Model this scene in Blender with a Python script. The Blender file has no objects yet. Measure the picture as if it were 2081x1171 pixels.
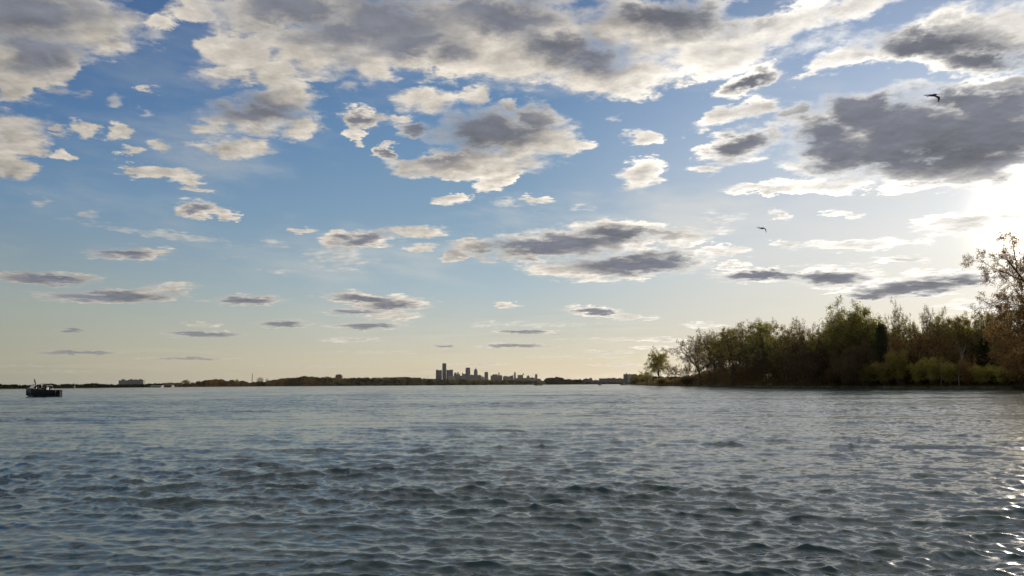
import bpy, bmesh, math, random
import numpy as np
from mathutils import Vector, Matrix
R = math.radians
sc = bpy.context.scene
COL = sc.collection

# ------------------------------------------------------------------ camera
F = 1620.0; CX = 1040.5; CY = 585.5; CAMH = 1.6
PITCH = math.atan(196.0 / F); ROLL = -math.atan(0.006)
cam_d = bpy.data.cameras.new('camera'); cam = bpy.data.objects.new('camera', cam_d); COL.objects.link(cam)
cam_d.sensor_width = 36; cam_d.lens = 36 * F / 2081.0
cam_d.clip_start = 0.1; cam_d.clip_end = 120000
CM = Matrix.Rotation(math.pi / 2 + PITCH, 3, 'X') @ Matrix.Rotation(ROLL, 3, 'Z')
cam.matrix_world = Matrix.Translation((0, 0, CAMH)) @ CM.to_4x4()
sc.camera = cam

def ray(px, py):
    return (CM @ Vector(((px - CX) / F, (CY - py) / F, -1.0))).normalized()
def at(px, py, Y):
    d = ray(px, py); return Vector((0, 0, CAMH)) + d * (Y / d.y)
def hor(px):
    return 781.5 - 0.006 * (px - CX)
def gx(px, Y):
    return at(px, hor(px), Y).x
def zat(px, py, Y):
    return at(px, py, Y).z

# ------------------------------------------------------------------ tagging and linking
def tag(o, label=None, cat=None, group=None, kind=None):
    if label: o['label'] = label
    if cat: o['category'] = cat
    if group: o['group'] = group
    if kind: o['kind'] = kind
    return o
def empty(name, loc=(0, 0, 0), rz=0.0):
    o = bpy.data.objects.new(name, None); COL.objects.link(o)
    o.location = loc; o.rotation_euler = (0, 0, rz); o.empty_display_size = 0.5
    return o
def link_mesh(name, me, mat=None, parent=None):
    o = bpy.data.objects.new(name, me); COL.objects.link(o)
    if mat is not None and not me.materials: me.materials.append(mat)
    if parent is not None: o.parent = parent
    return o
def copy_tree(o, parent=None):
    c = o.copy(); COL.objects.link(c); c.parent = parent
    for ch in list(o.children): copy_tree(ch, c)
    return c

class MB:
    """collects verts and faces for ONE mesh"""
    def __init__(s): s.v = []; s.f = []
    def box(s, x0, x1, y0, y1, z0, z1, tx=0, ty=0):
        b = len(s.v)
        s.v += [(x0, y0, z0), (x1, y0, z0), (x1, y1, z0), (x0, y1, z0),
                (x0 + tx, y0 + ty, z1), (x1 - tx, y0 + ty, z1), (x1 - tx, y1 - ty, z1), (x0 + tx, y1 - ty, z1)]
        s.f += [(b, b+3, b+2, b+1), (b+4, b+5, b+6, b+7), (b, b+1, b+5, b+4), (b+1, b+2, b+6, b+5), (b+2, b+3, b+7, b+6), (b+3, b, b+4, b+7)]
        return s
    def loft(s, rings, cap=True):
        b = len(s.v); n = len(rings[0])
        for r in rings: s.v += [tuple(p) for p in r]
        for i in range(len(rings) - 1):
            for j in range(n):
                k = (j + 1) % n
                s.f.append((b + i*n + j, b + i*n + k, b + (i+1)*n + k, b + (i+1)*n + j))
        if cap:
            s.f.append(tuple(b + j for j in reversed(range(n))))
            s.f.append(tuple(b + (len(rings)-1)*n + j for j in range(n)))
        return s
    def lathe(s, prof, n=16, cx=0, cy=0):
        return s.loft([[(cx + r*math.cos(2*math.pi*j/n), cy + r*math.sin(2*math.pi*j/n), z) for j in range(n)] for r, z in prof])
    def tube(s, pts, rads, n=6):
        rings = []
        pts = [Vector(p) for p in pts]
        for i, p in enumerate(pts):
            d = (pts[min(i+1, len(pts)-1)] - pts[max(i-1, 0)]).normalized()
            a = Vector((0, 0, 1)) if abs(d.z) < .9 else Vector((1, 0, 0))
            u = d.cross(a).normalized(); w = d.cross(u)
            r = rads[i] if isinstance(rads, (list, tuple)) else rads
            rings.append([p + u*(r*math.cos(2*math.pi*j/n)) + w*(r*math.sin(2*math.pi*j/n)) for j in range(n)])
        return s.loft(rings)
    def build(s, name, mat, parent=None, smooth=False):
        me = bpy.data.meshes.new(name); me.from_pydata([tuple(v) for v in s.v], [], s.f)
        bm = bmesh.new(); bm.from_mesh(me); bmesh.ops.recalc_face_normals(bm, faces=bm.faces); bm.to_mesh(me); bm.free()
        if smooth: me.polygons.foreach_set('use_smooth', [True]*len(me.polygons))
        return link_mesh(name, me, mat, parent)

def quads_mesh(name, V, mat, tri=False):
    """V: (n,4,3) array of quad corners -> mesh"""
    n, k = V.shape[0], V.shape[1]
    me = bpy.data.meshes.new(name)
    me.vertices.add(n*k); me.vertices.foreach_set('co', V.reshape(-1).astype(np.float32))
    me.loops.add(n*k); me.loops.foreach_set('vertex_index', np.arange(n*k, dtype=np.int32))
    me.polygons.add(n)
    me.polygons.foreach_set('loop_start', np.arange(0, n*k, k, dtype=np.int32))
    me.polygons.foreach_set('loop_total', np.full(n, k, dtype=np.int32))
    me.update(calc_edges=True); me.materials.append(mat)
    return me

# ------------------------------------------------------------------ node helpers
class NT:
    def __init__(s, tree):
        s.t = tree; tree.nodes.clear()
    def n(s, typ, **kw):
        nd = s.t.nodes.new(typ)
        for k, v in kw.items(): setattr(nd, k, v)
        return nd
    def put(s, sock, v):
        if isinstance(v, bpy.types.NodeSocket): s.t.links.new(v, sock)
        elif v is not None:
            if hasattr(sock.default_value, '__len__') and not hasattr(v, '__len__'):
                v = (v,) * len(sock.default_value)
            elif hasattr(v, '__len__') and len(v) == 3 and hasattr(sock.default_value, '__len__') and len(sock.default_value) == 4:
                v = tuple(v) + (1,)
            sock.default_value = v
    def m(s, op, a, b=None, c=None, clamp=False):
        nd = s.n('ShaderNodeMath', operation=op, use_clamp=clamp)
        s.put(nd.inputs[0], a)
        if b is not None: s.put(nd.inputs[1], b)
        if c is not None: s.put(nd.inputs[2], c)
        return nd.outputs[0]
    def vm(s, op, a, b=None, sc_=None):
        nd = s.n('ShaderNodeVectorMath', operation=op)
        s.put(nd.inputs[0], a)
        if b is not None: s.put(nd.inputs[1], b)
        if sc_ is not None: s.put(nd.inputs['Scale'], sc_)
        return nd.outputs['Value'] if op in ('LENGTH', 'DOT_PRODUCT', 'DISTANCE') else nd.outputs['Vector']
    def xyz(s, x, y, z):
        nd = s.n('ShaderNodeCombineXYZ')
        for i, v in enumerate((x, y, z)): s.put(nd.inputs[i], v)
        return nd.outputs[0]
    def sep(s, v):
        nd = s.n('ShaderNodeSeparateXYZ'); s.put(nd.inputs[0], v); return nd.outputs
    def noise(s, vec, scale, detail=4, rough=.55, dist=0.0, out='Fac', lac=2.0):
        nd = s.n('ShaderNodeTexNoise'); s.put(nd.inputs['Vector'], vec)
        nd.inputs['Scale'].default_value = scale; nd.inputs['Detail'].default_value = detail
        nd.inputs['Roughness'].default_value = rough; nd.inputs['Distortion'].default_value = dist
        nd.inputs['Lacunarity'].default_value = lac
        return nd.outputs[out]
    def ss(s, v, a, b, o0=0.0, o1=1.0, lin=False):
        nd = s.n('ShaderNodeMapRange', interpolation_type='LINEAR' if lin else 'SMOOTHSTEP')
        s.put(nd.inputs['Value'], v)
        for k, x in zip(('From Min', 'From Max', 'To Min', 'To Max'), (a, b, o0, o1)): s.put(nd.inputs[k], x)
        return nd.outputs['Result']
    def mix(s, f, a, b, blend='MIX'):
        nd = s.n('ShaderNodeMix', data_type='RGBA', blend_type=blend)
        s.put(nd.inputs['Factor'], f); s.put(nd.inputs[6], a); s.put(nd.inputs[7], b)
        return nd.outputs[2]
    def ramp(s, f, stops, interp='LINEAR'):
        nd = s.n('ShaderNodeValToRGB'); s.put(nd.inputs[0], f); cr = nd.color_ramp; cr.interpolation = interp
        while len(cr.elements) > 1: cr.elements.remove(cr.elements[-1])
        cr.elements[0].position = stops[0][0]; cr.elements[0].color = tuple(stops[0][1]) + (1,)
        for p, c in stops[1:]:
            e = cr.elements.new(p); e.color = tuple(c) + (1,)
        return nd.outputs[0]
def srgb(r, g, b):
    f = lambda c: (c/255/12.92) if c/255 <= .04045 else ((c/255 + .055)/1.055)**2.4
    return (f(r), f(g), f(b))

def new_mat(name):
    m = bpy.data.materials.new(name); m.use_nodes = True
    t = NT(m.node_tree); out = t.n('ShaderNodeOutputMaterial')
    return m, t, out
def principled(name, col, rough=.7, metal=0.0, var=.25, scale=1.0, spec=.3, bump=0.0, bscale=8.0):
    m, t, out = new_mat(name)
    tc = t.n('ShaderNodeTexCoord')
    nz = t.noise(tc.outputs['Object'], scale, 5, .6)
    c = t.mix(t.ss(nz, .3, .7, 0, 1), tuple(x*(1-var) for x in col), tuple(min(1, x*(1+var)) for x in col))
    b = t.n('ShaderNodeBsdfPrincipled')
    t.put(b.inputs['Base Color'], c); b.inputs['Roughness'].default_value = rough; b.inputs['Metallic'].default_value = metal
    b.inputs['Specular IOR Level'].default_value = spec
    if bump:
        bn = t.n('ShaderNodeBump'); bn.inputs['Strength'].default_value = bump
        t.put(bn.inputs['Height'], t.noise(tc.outputs['Object'], bscale, 4)); t.put(b.inputs['Normal'], bn.outputs[0])
    t.put(out.inputs['Surface'], b.outputs[0])
    return m
# ------------------------------------------------------------------ sun direction
SUN_D = ray(2165, 440)
SUN_EL = math.asin(SUN_D.z); SUN_AZ = math.atan2(SUN_D.x, SUN_D.y)

# cloud banks: centre, half size and tilt, read off the photograph and turned into directions in the sky
COVER = """
60 40 240 95 0;180 60 130 75 0;60 120 100 75 0;125 115 65 50 0;15 170 50 52 0;30 40 150 60 0
330 45 40 22 0;395 15 70 28 0
490 112 105 52 0;470 150 75 20 0;560 140 95 34 0;640 105 115 62 0;600 20 240 62 0;700 80 130 75 0
520 238 125 50 0;570 200 95 42 0;605 252 60 34 0;435 250 50 34 0
25 262 100 42 0;30 300 75 34 0;112 262 24 14 0;15 337 75 30 0
168 260 34 21 0;235 268 36 20 0;302 181 24 11 0;265 309 24 13 0;322 299 32 19 0;125 318 30 14 10
465 303 104 24 0;320 348 88 15 0;385 362 50 12 8;405 382 38 9 10
760 110 75 58 0;800 60 210 85 0;830 120 85 42 0;930 112 110 48 0;1000 50 260 85 0;1040 130 115 62 0
1120 110 125 74 0;1200 140 115 58 0;1290 150 115 55 -4;1330 60 210 85 0;1270 60 150 70 0;1450 100 170 66 -14;1600 50 170 44 -18;1750 14 120 30 -12
868 200 78 34 0;965 185 48 27 -30
735 237 62 24 0;805 240 38 14 0;725 276 30 17 0;840 264 50 18 0
985 270 130 62 0;1080 285 125 55 0;905 338 125 32 0;1155 300 66 24 -8;1010 330 145 38 0;787 308 28 20 0;820 338 56 22 18;1030 213 28 17 0;1100 240 70 34 10
1012 370 58 19 -15;1050 355 24 9 -15;920 405 48 15 0;1090 406 30 14 0
1305 275 42 20 0;1305 352 56 38 -10
1510 168 82 30 -20;1550 150 34 20 0;1480 235 105 24 -20;1540 212 54 28 -10
1502 300 104 46 -15;1440 346 40 14 0;1570 272 34 28 0
1880 90 165 54 0;1705 122 100 30 -22;1640 150 46 13 -15;1960 60 120 64 0;2060 60 110 78 0;1985 125 160 36 0;2060 168 120 26 -10
1850 270 290 108 0;1900 300 160 65 0;2030 220 150 62 0;1680 270 110 60 0;1800 310 200 70 0;1980 320 200 70 0;2010 270 220 108 0;1705 320 130 60 0;1750 232 140 52 0;1620 226 46 22 0;1900 350 270 44 0;1960 205 160 42 0;2120 200 100 60 0
1560 384 110 13 0;1680 378 120 20 0
1580 435 34 8 0;1710 437 48 8 0;1965 450 150 27 -4;1930 468 70 20 -5;1740 498 165 15 -2;1595 495 30 9 0;1837 527 66 10 0
1550 561 135 17 0;1700 565 125 27 0;1850 585 180 27 -5;1935 565 130 22 2;1760 603 76 12 0;1995 622 100 16 0
1150 497 230 40 -3;1250 470 135 28 0;965 500 58 25 0;922 521 30 10 -8;1385 482 68 22 0;1250 542 200 32 -2;1335 530 140 32 0;1472 511 66 15 0;1120 547 80 14 0;1490 538 34 9 0
405 425 60 19 4;462 438 32 9 6;265 515 100 16 -2;100 567 135 17 1;230 603 190 17 0;345 586 78 12 -4;500 610 95 12 0
615 466 30 8 0;682 486 48 20 0;745 487 76 24 -8;835 472 86 15 -2;852 504 42 11 0
725 606 95 15 6;800 618 92 18 0;735 633 95 11 0;805 642 76 11 0;750 663 90 10 0;575 658 72 10 0;415 680 98 8 0;410 659 44 6 0;145 672 40 6 0;715 691 72 6 0
1030 622 28 9 0;1205 633 76 12 4;1285 645 64 9 2;1065 674 72 6 0;1050 703 100 6 0;907 704 34 6 0;1430 661 56 7 0;1350 691 54 6 0;1240 715 70 5 0;1330 706 60 5 0
160 717 120 5 0;380 729 110 4 0;30 744 60 4 0;1260 742 90 3 0;960 740 110 3 0
"""
FAINT = """
100 185 60 30 0;155 192 28 22 0;242 205 26 14 0;302 226 22 16 0;330 70 80 30 0;700 175 40 12 0;85 408 34 13 0;180 438 36 13 -10
560 497 40 13 0;560 550 46 7 4;470 520 40 8 0;690 520 90 45 0;780 240 90 26 0;1250 235 24 8 0;1470 442 70 20 0;1500 70 200 60 -15;1640 90 120 40 -10
990 660 60 12 0;1100 660 160 8 0;1240 690 160 8 0;1180 726 200 6 0;640 745 200 5 0;130 755 150 6 0;300 740 150 5 0;760 715 160 6 0;1450 470 80 12 0;430 160 70 20 0
1040 411 40 8 0;1180 420 40 8 0;1700 540 150 8 0;330 475 260 10 8
"""
DARK = """
740 35 250 70 0;1050 15 230 58 0;600 35 170 60 0;1160 100 130 42 10;60 25 170 60 0;80 110 90 40 0;1340 25 130 50 0;860 90 120 36 0;1460 30 120 40 0
490 208 95 38 -5;550 225 80 26 0;930 278 120 64 -22;1030 256 120 46 -8;830 316 34 14 20;790 304 22 14 0
1880 90 135 44 -3;1985 112 140 32 0;1800 250 235 88 0;1990 270 240 105 0;1880 320 260 52 0;1700 310 110 50 0;1850 290 200 70 0;1900 305 150 60 0;1680 275 80 50 0;1960 215 150 50 0;2050 215 110 55 0
1490 297 80 26 -15;1110 498 190 28 -3;1260 478 110 18 0;1290 537 150 23 -2;1050 515 120 20 0;1390 528 60 12 0
110 568 125 12 1;210 604 165 13 0;495 611 72 8 0;745 609 70 7 5;800 622 70 8 0;710 634 60 6 0;760 663 76 7 0;570 658 62 7 0;410 680 85 6 0
1550 561 110 11 0;1680 568 95 18 0;1850 590 165 20 -5;1780 604 72 9 0;1930 575 110 14 0
735 489 50 13 -8;840 264 50 18 0;735 240 50 15 0;700 486 30 8 0;400 424 36 9 0;250 515 70 8 -2;1215 634 60 6 4;1065 674 60 4 0;1050 703 84 4 0;160 717 110 4 0;380 729 100 3 0;1520 166 50 12 -20;145 672 36 5 0;907 704 28 4 0;1030 40 120 40 0
"""
def parse(s):
    return [tuple(float(q) for q in e.split()) for e in s.replace('\n', ';').split(';') if e.strip()]

def blob_uv(px, py, rx, ry, rot):
    def uv(a, b):
        d = ray(a, b); return math.atan2(d.x, d.y), math.asin(d.z)
    u0, v0 = uv(px, py)
    u1, v1 = uv(px + 10, py); u2, v2 = uv(px, py - 10)
    su = math.hypot(u1 - u0, v1 - v0) / 10; sv = math.hypot(u2 - u0, v2 - v0) / 10
    base = math.atan2(v1 - v0, u1 - u0)
    return u0, v0, rx * su, ry * sv, base - R(rot)

world = bpy.data.worlds.new('World'); sc.world = world; world.use_nodes = True
t = NT(world.node_tree)
wout = t.n('ShaderNodeOutputWorld'); bg = t.n('ShaderNodeBackground')
SKY_S = 0.1
bg.inputs['Strength'].default_value = SKY_S
tc = t.n('ShaderNodeTexCoord'); D = tc.outputs['Generated']
x, y, z = t.sep(D)
zc = t.m('MAXIMUM', z, 0.0)
u = t.m('ARCTAN2', x, y); v = t.m('ARCSINE', z)
# flat cloud deck coordinates: things shrink and flatten towards the horizon as a real deck does
den = t.m('ADD', zc, 0.11)
P = t.xyz(t.m('DIVIDE', x, den), t.m('DIVIDE', y, den), 0.0)
w1 = t.noise(P, 8.5, 6, .66, out='Color')
w1 = t.vm('SUBTRACT', w1, (.5, .5, .5))
AV, AU = (0.125, 0.006), (0.12, 0.030)
ampv = t.m('MULTIPLY_ADD', zc, AV[0], AV[1]); ampu = t.m('MULTIPLY_ADD', zc, AU[0], AU[1])
w1 = t.vm('MULTIPLY', w1, t.xyz(ampu, ampv, 0.0))
Q = t.vm('ADD', t.xyz(u, v, 0.0), w1)
BL = {k: [blob_uv(*b) for b in parse(s_)] for k, s_ in (('C', COVER), ('F', FAINT), ('D', DARK))}
def hits(b, box):
    """does an (enlarged) bank reach into this part of the sky"""
    u0, v0, ru, rv, rot = b; u_a, u_b, v_a, v_b = box
    c_, s_ = abs(math.cos(rot)), abs(math.sin(rot)); k = 1.75
    eu = (ru*c_ + rv*s_)*k + .025; ev = (ru*s_ + rv*c_)*k + .012 + .06*max(v0, 0)
    return u0 + eu > u_a and u0 - eu < u_b and v0 + ev > v_a and v0 - ev < v_b
def field(t, Q, key, k, box, after=None):
    """smallest normalised distance to any bank"""
    acc = None; q = Q; prev = after; i = 0
    for b in BL[key]:
        if not hits(b, box): continue
        if i % 6 == 0 and prev is not None:
            ma = t.n('ShaderNodeVectorMath', operation='MULTIPLY_ADD')
            t.put(ma.inputs[0], prev); ma.inputs[1].default_value = (1e-7, 1e-7, 0); t.put(ma.inputs[2], Q)
            q = ma.outputs[0]
        i += 1
        u0, v0, ru, rv, rot = b
        mp = t.n('ShaderNodeMapping', vector_type='TEXTURE')
        t.put(mp.inputs['Vector'], q)
        mp.inputs['Location'].default_value = (u0, v0, 0); mp.inputs['Rotation'].default_value = (0, 0, rot)
        mp.inputs['Scale'].default_value = (ru, rv, 1)
        ln = t.vm('LENGTH', mp.outputs[0])
        acc = ln if acc is None else t.m('SMOOTH_MIN', acc, ln, k)
        prev = acc
    return acc
n1 = t.noise(P, 10.0, 8, .60)                     # body of the clouds
n2 = t.noise(t.vm('ADD', P, (math.sin(SUN_AZ)*.028, math.cos(SUN_AZ)*.028, 0)), 10.0, 7, .60)
relief = t.m('SUBTRACT', n1, n2)
nz = t.m('MULTIPLY', t.m('SUBTRACT', n1, .5), 2.0)
big = t.noise(P, 2.3, 4, .55)
n3 = t.noise(P, 1.1, 4, .55)
# closeness to the sun drives how bright thin cloud and air are
cs = t.m('MAXIMUM', t.vm('DOT_PRODUCT', D, tuple(SUN_D)), 0.0)
g3 = t.m('POWER', cs, 90.0)
sky = t.n('ShaderNodeTexSky', sky_type='NISHITA')
sky.sun_disc = False; sky.sun_elevation = SUN_EL; sky.sun_rotation = SUN_AZ
sky.altitude = 100; sky.air_density = 1.0; sky.dust_density = 1.0; sky.ozone_density = 1.5
skyc = sky.outputs[0]
def rp(stops):
    return t.ramp(t.m('MULTIPLY', t.m('MAXIMUM', v, 0.0), 1/0.5), [(a/0.5, srgb(*c)) for a, c in stops])
skyL = rp([(0, (164,161,142)), (.03, (172,170,152)), (.08, (162,169,160)), (.14, (134,154,166)), (.21, (108,142,174)), (.30, (80,118,163)), (.40, (66,100,148)), (.5, (62,92,136))])
skyC = rp([(0, (220,205,175)), (.03, (217,208,184)), (.07, (198,202,194)), (.12, (172,192,202)), (.20, (138,168,192)), (.30, (112,149,186)), (.40, (90,129,174)), (.5, (84,114,156))])
skyS = rp([(0, (230,214,178)), (.03, (230,218,192)), (.08, (222,220,210)), (.16, (216,220,222)), (.26, (182,198,218)), (.38, (144,170,206)), (.5, (124,142,172))])
art = t.mix(t.ss(cs, .38, .80, lin=True), skyL, skyC)
art = t.mix(t.ss(cs, .80, 1.0), art, skyS)
art = t.vm('SCALE', art, sc_=1/SKY_S)
# physical sky keeps its colour but its aureole is held back, as the phone's tone curve does
lum = t.vm('DOT_PRODUCT', skyc, (.3, .6, .1))
nish = t.vm('DIVIDE', skyc, t.xyz(*[t.m('MULTIPLY_ADD', lum, .11, 1.0)]*3))
base = t.mix(.10, art, nish)
base = t.vm('ADD', base, t.vm('SCALE', (1.0, .93, .80), sc_=t.m('ADD', t.m('MULTIPLY', g3, 1.9), t.m('MULTIPLY', t.m('POWER', cs, 22.0), .75))))
PV = t.xyz(t.m('MULTIPLY', t.m('ADD', u, t.m('MULTIPLY', v, .9)), 2.2), t.m('MULTIPLY', t.m('MAXIMUM', v, 0.0), 7.0), 1.7)
veil = t.m('MULTIPLY', t.ss(t.noise(PV, 1.6, 6, .62), .47, .75), t.ss(v, .46, .22, .12, .5))
base = t.mix(veil, base, t.vm('SCALE', t.mix(t.ss(cs, .4, .95), srgb(172,178,180), srgb(236,230,218)), sc_=1/SKY_S))
aur = t.m('POWER', cs, 1200.0)                       # aureole hugging the sun, just outside the photograph
base = t.vm('ADD', base, t.vm('SCALE', (1.0, .86, .66), sc_=t.m('MULTIPLY', aur, 15.0/SKY_S)))
# thin veil and horizon streaks
PS = t.xyz(t.m('MULTIPLY', u, 5.0), t.m('MULTIPLY', t.m('MAXIMUM', v, 0.0), 75.0), 3.3)
st = t.noise(PS, 1.0, 5, .55)
st = t.m('MULTIPLY', t.ss(st, .50, .72), t.m('MULTIPLY', t.ss(v, .13, .02), .45))
stc = t.vm('SCALE', base, sc_=t.ss(t.noise(PS, 2.1, 3, .5), .4, .6, .82, 1.12))
base = t.mix(st, base, stc)
LA, LB, LC = srgb(194,187,176), srgb(232,223,209), (1.06, 1.02, .95)
lit = t.mix(t.ss(cs, .4, .85, lin=True), LA, LB)
lit = t.mix(t.ss(cs, .85, 1.0, lin=True), lit, LC)
DA, DB = srgb(116,121,133), srgb(98,103,116)
drk = t.mix(t.ss(cs, .5, .98, lin=True), DA, DB)
low = t.m('MULTIPLY', t.ss(v, .12, .0), .5)          # far clouds take the colour of the air in front of them
rel = t.m('MAXIMUM', t.m('ADD', t.m('MULTIPLY', relief, 1.5), 1.0), .70)
rel = t.m('MULTIPLY', rel, t.ss(big, .3, .7, .80, 1.12, lin=True))
lit = t.vm('SCALE', lit, sc_=rel)
drk = t.vm('SCALE', drk, sc_=t.ss(t.m('ADD', t.m('MULTIPLY', n1, .4), t.m('MULTIPLY', big, .6)), .38, .62, .74, 1.38, lin=True))
cs6 = t.m('MULTIPLY', t.m('POWER', cs, 6.0), .55)
soft = t.ss(t.noise(P, 3.1, 2, .5), .35, .65, .42, 1.25)
baselow = t.vm('SCALE', base, sc_=.93)
SHARED = [('nz', nz, 'NodeSocketFloat'), ('base', base, 'NodeSocketColor'), ('lit', lit, 'NodeSocketColor'), ('drk', drk, 'NodeSocketColor'),
          ('low', low, 'NodeSocketFloat'), ('baselow', baselow, 'NodeSocketColor'), ('cs6', cs6, 'NodeSocketFloat'), ('soft', soft, 'NodeSocketFloat')]
def new_group(name, ins, out_type, out_names):
    g = bpy.data.node_groups.new(name, 'ShaderNodeTree')
    for nm, ty in ins: g.interface.new_socket(nm, in_out='INPUT', socket_type=ty)
    for nm in out_names: g.interface.new_socket(nm, in_out='OUTPUT', socket_type=out_type)
    q = NT(g); gi = q.n('NodeGroupInput'); go = q.n('NodeGroupOutput')
    return g, q, gi, go
def comp_group(mode):
    """mode: C banks, F faint veils, D dark cores, E noise-only deck"""
    ins = [(n_, ty) for n_, _, ty in SHARED] + [('Fc', 'NodeSocketFloat'), ('Ff', 'NodeSocketFloat'), ('Fd', 'NodeSocketFloat')]
    g, t, gi, go = new_group('cloud_shading_' + mode, ins, 'NodeSocketShader', ['Shader'])
    I = {k.name: k for k in gi.outputs}
    dens = None
    if 'C' in mode: dens = t.m('ADD', t.m('MULTIPLY', t.m('SUBTRACT', 1.02, I['Fc']), 1.55), I['nz'])
    if 'E' in mode: dens = I['Fc']
    alpha = None
    if dens is not None:
        dens = t.m('MINIMUM', dens, 1.6)
        alpha = t.ss(dens, .02, I['soft']) if 'E' not in mode else t.ss(dens, -.6, 1.3)
    if 'F' in mode:
        af = t.m('MULTIPLY', t.ss(t.m('ADD', t.m('SUBTRACT', 1.0, I['Ff']), t.m('MULTIPLY', I['nz'], 1.3)), .1, 1.0), .5)
        alpha = af if alpha is None else t.m('MAXIMUM', alpha, af)
    col = I['base']
    if alpha is not None:
        cl = I['lit']
        if dens is not None:
            edge = t.m('MULTIPLY', t.m('MULTIPLY', alpha, t.ss(dens, 1.0, .3)), I['cs6'])
            cl = t.vm('ADD', cl, t.vm('SCALE', (1, .96, .88), sc_=edge))
            dk = t.m('MULTIPLY', t.ss(dens, .55, 1.9), .30)
            if 'D' in mode:
                d2 = t.ss(t.m('ADD', t.m('SUBTRACT', 1.0, I['Fd']), t.m('MULTIPLY', I['nz'], .25)), -.55, .65)
                dk = t.m('MAXIMUM', dk, t.m('MULTIPLY', d2, t.ss(dens, .0, 1.1)))
            cl = t.mix(t.m('MULTIPLY', dk, .95), cl, I['drk'])
        cl = t.vm('SCALE', cl, sc_=1/SKY_S)
        cl = t.mix(I['low'], cl, I['baselow'])
        col = t.mix(alpha, I['base'], cl)
    b = t.n('ShaderNodeBackground'); b.inputs['Strength'].default_value = SKY_S
    t.put(b.inputs['Color'], col); t.put(go.inputs[0], b.outputs[0])
    return g
COMP = {}
def tile(box, k):
    mode = ''.join(c for c in 'CFD' if any(hits(b, box) for b in BL[c]))
    if mode == 'D': mode = ''
    if mode not in COMP: COMP[mode] = comp_group(mode)
    ins = [('Q', 'NodeSocketVector')] + [(n_, ty) for n_, _, ty in SHARED]
    g, q, gi, go = new_group('sky_part_%d' % k, ins, 'NodeSocketShader', ['Shader'])
    c = q.n('ShaderNodeGroup'); c.node_tree = COMP[mode]
    for n_, _, ty in SHARED: q.put(c.inputs[n_], gi.outputs[n_])
    prev = None
    for key, kk in (('C', .12), ('F', .1), ('D', .25)):
        if key in mode:
            prev = field(q, gi.outputs['Q'], key, kk, box, prev)
            q.put(c.inputs['F' + {'C': 'c', 'F': 'f', 'D': 'd'}[key]], prev)
    q.put(go.inputs[0], c.outputs[0])
    w = t.n('ShaderNodeGroup'); w.node_tree = g
    t.put(w.inputs['Q'], Q)
    for n_, so, ty in SHARED: t.put(w.inputs[n_], so)
    return w.outputs[0]
def sel(cond, a, b):
    mx = t.n('ShaderNodeMixShader'); t.put(mx.inputs[0], cond); t.put(mx.inputs[1], a); t.put(mx.inputs[2], b); return mx.outputs[0]
US = [-.66, -.50, -.36, -.22, -.09, .03, .15, .27, .39, .50, .66]
VS = [0.0, .05, .11, .18, .26, .35, .49]
def tiles(i0, i1, j0, j1):
    if i1 - i0 == 1 and j1 - j0 == 1:
        box = (US[i0], US[i1], VS[j0], VS[j1])
        if i0 == 0: box = (-.9, box[1], box[2], box[3])
        if i1 == len(US)-1: box = (box[0], .9, box[2], box[3])
        return tile(box, i0*10 + j0)
    if i1 - i0 >= j1 - j0:
        k = (i0 + i1)//2
        return sel(t.m('GREATER_THAN', u, US[k]), tiles(i0, k, j0, j1), tiles(k, i1, j0, j1))
    k = (j0 + j1)//2
    return sel(t.m('GREATER_THAN', v, VS[k]), tiles(i0, i1, j0, k), tiles(i0, i1, k, j1))
inner = tiles(0, len(US)-1, 0, len(VS)-1)
# outside the photograph's field the same broken deck from noise alone, fading in from its borders
outside = t.m('MAXIMUM', t.ss(t.m('ABSOLUTE', u), .70, .80), t.ss(v, .485, .515))
ex = t.m('ADD', t.m('MULTIPLY', t.m('SUBTRACT', n3, .40), 5.0), t.m('MULTIPLY', nz, .8))
ex = t.m('SUBTRACT', ex, t.ss(outside, 0.0, 1.0, 3.0, 0.0))
oc = t.n('ShaderNodeGroup'); oc.node_tree = comp_group('E')
for n_, so, ty in SHARED: t.put(oc.inputs[n_], so)
t.put(oc.inputs['Fc'], ex); outer = oc.outputs[0]
isout = t.m('MAXIMUM', t.m('GREATER_THAN', t.m('ABSOLUTE', u), .70), t.m('GREATER_THAN', v, .485))
fullsky = sel(isout, inner, outer)
below = t.n('ShaderNodeBackground'); below.inputs['Strength'].default_value = SKY_S; t.put(below.inputs['Color'], t.vm('SCALE', art, sc_=.8))
t.put(wout.inputs['Surface'], sel(t.m('GREATER_THAN', z, 0.0), below.outputs[0], fullsky))
sc.cycles.use_denoising = True
sc.view_settings.view_transform = 'Standard'; sc.view_settings.look = 'None'; sc.view_settings.gamma = 1; sc.view_settings.exposure = 0
sun_l = bpy.data.lights.new('sun', 'SUN'); sun = bpy.data.objects.new('sun', sun_l); COL.objects.link(sun)
sun_l.energy = 3.3; sun_l.angle = R(0.6); sun_l.color = (1.0, .86, .66)
sun.rotation_euler = SUN_D.to_track_quat('Z', 'Y').to_euler()
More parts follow.
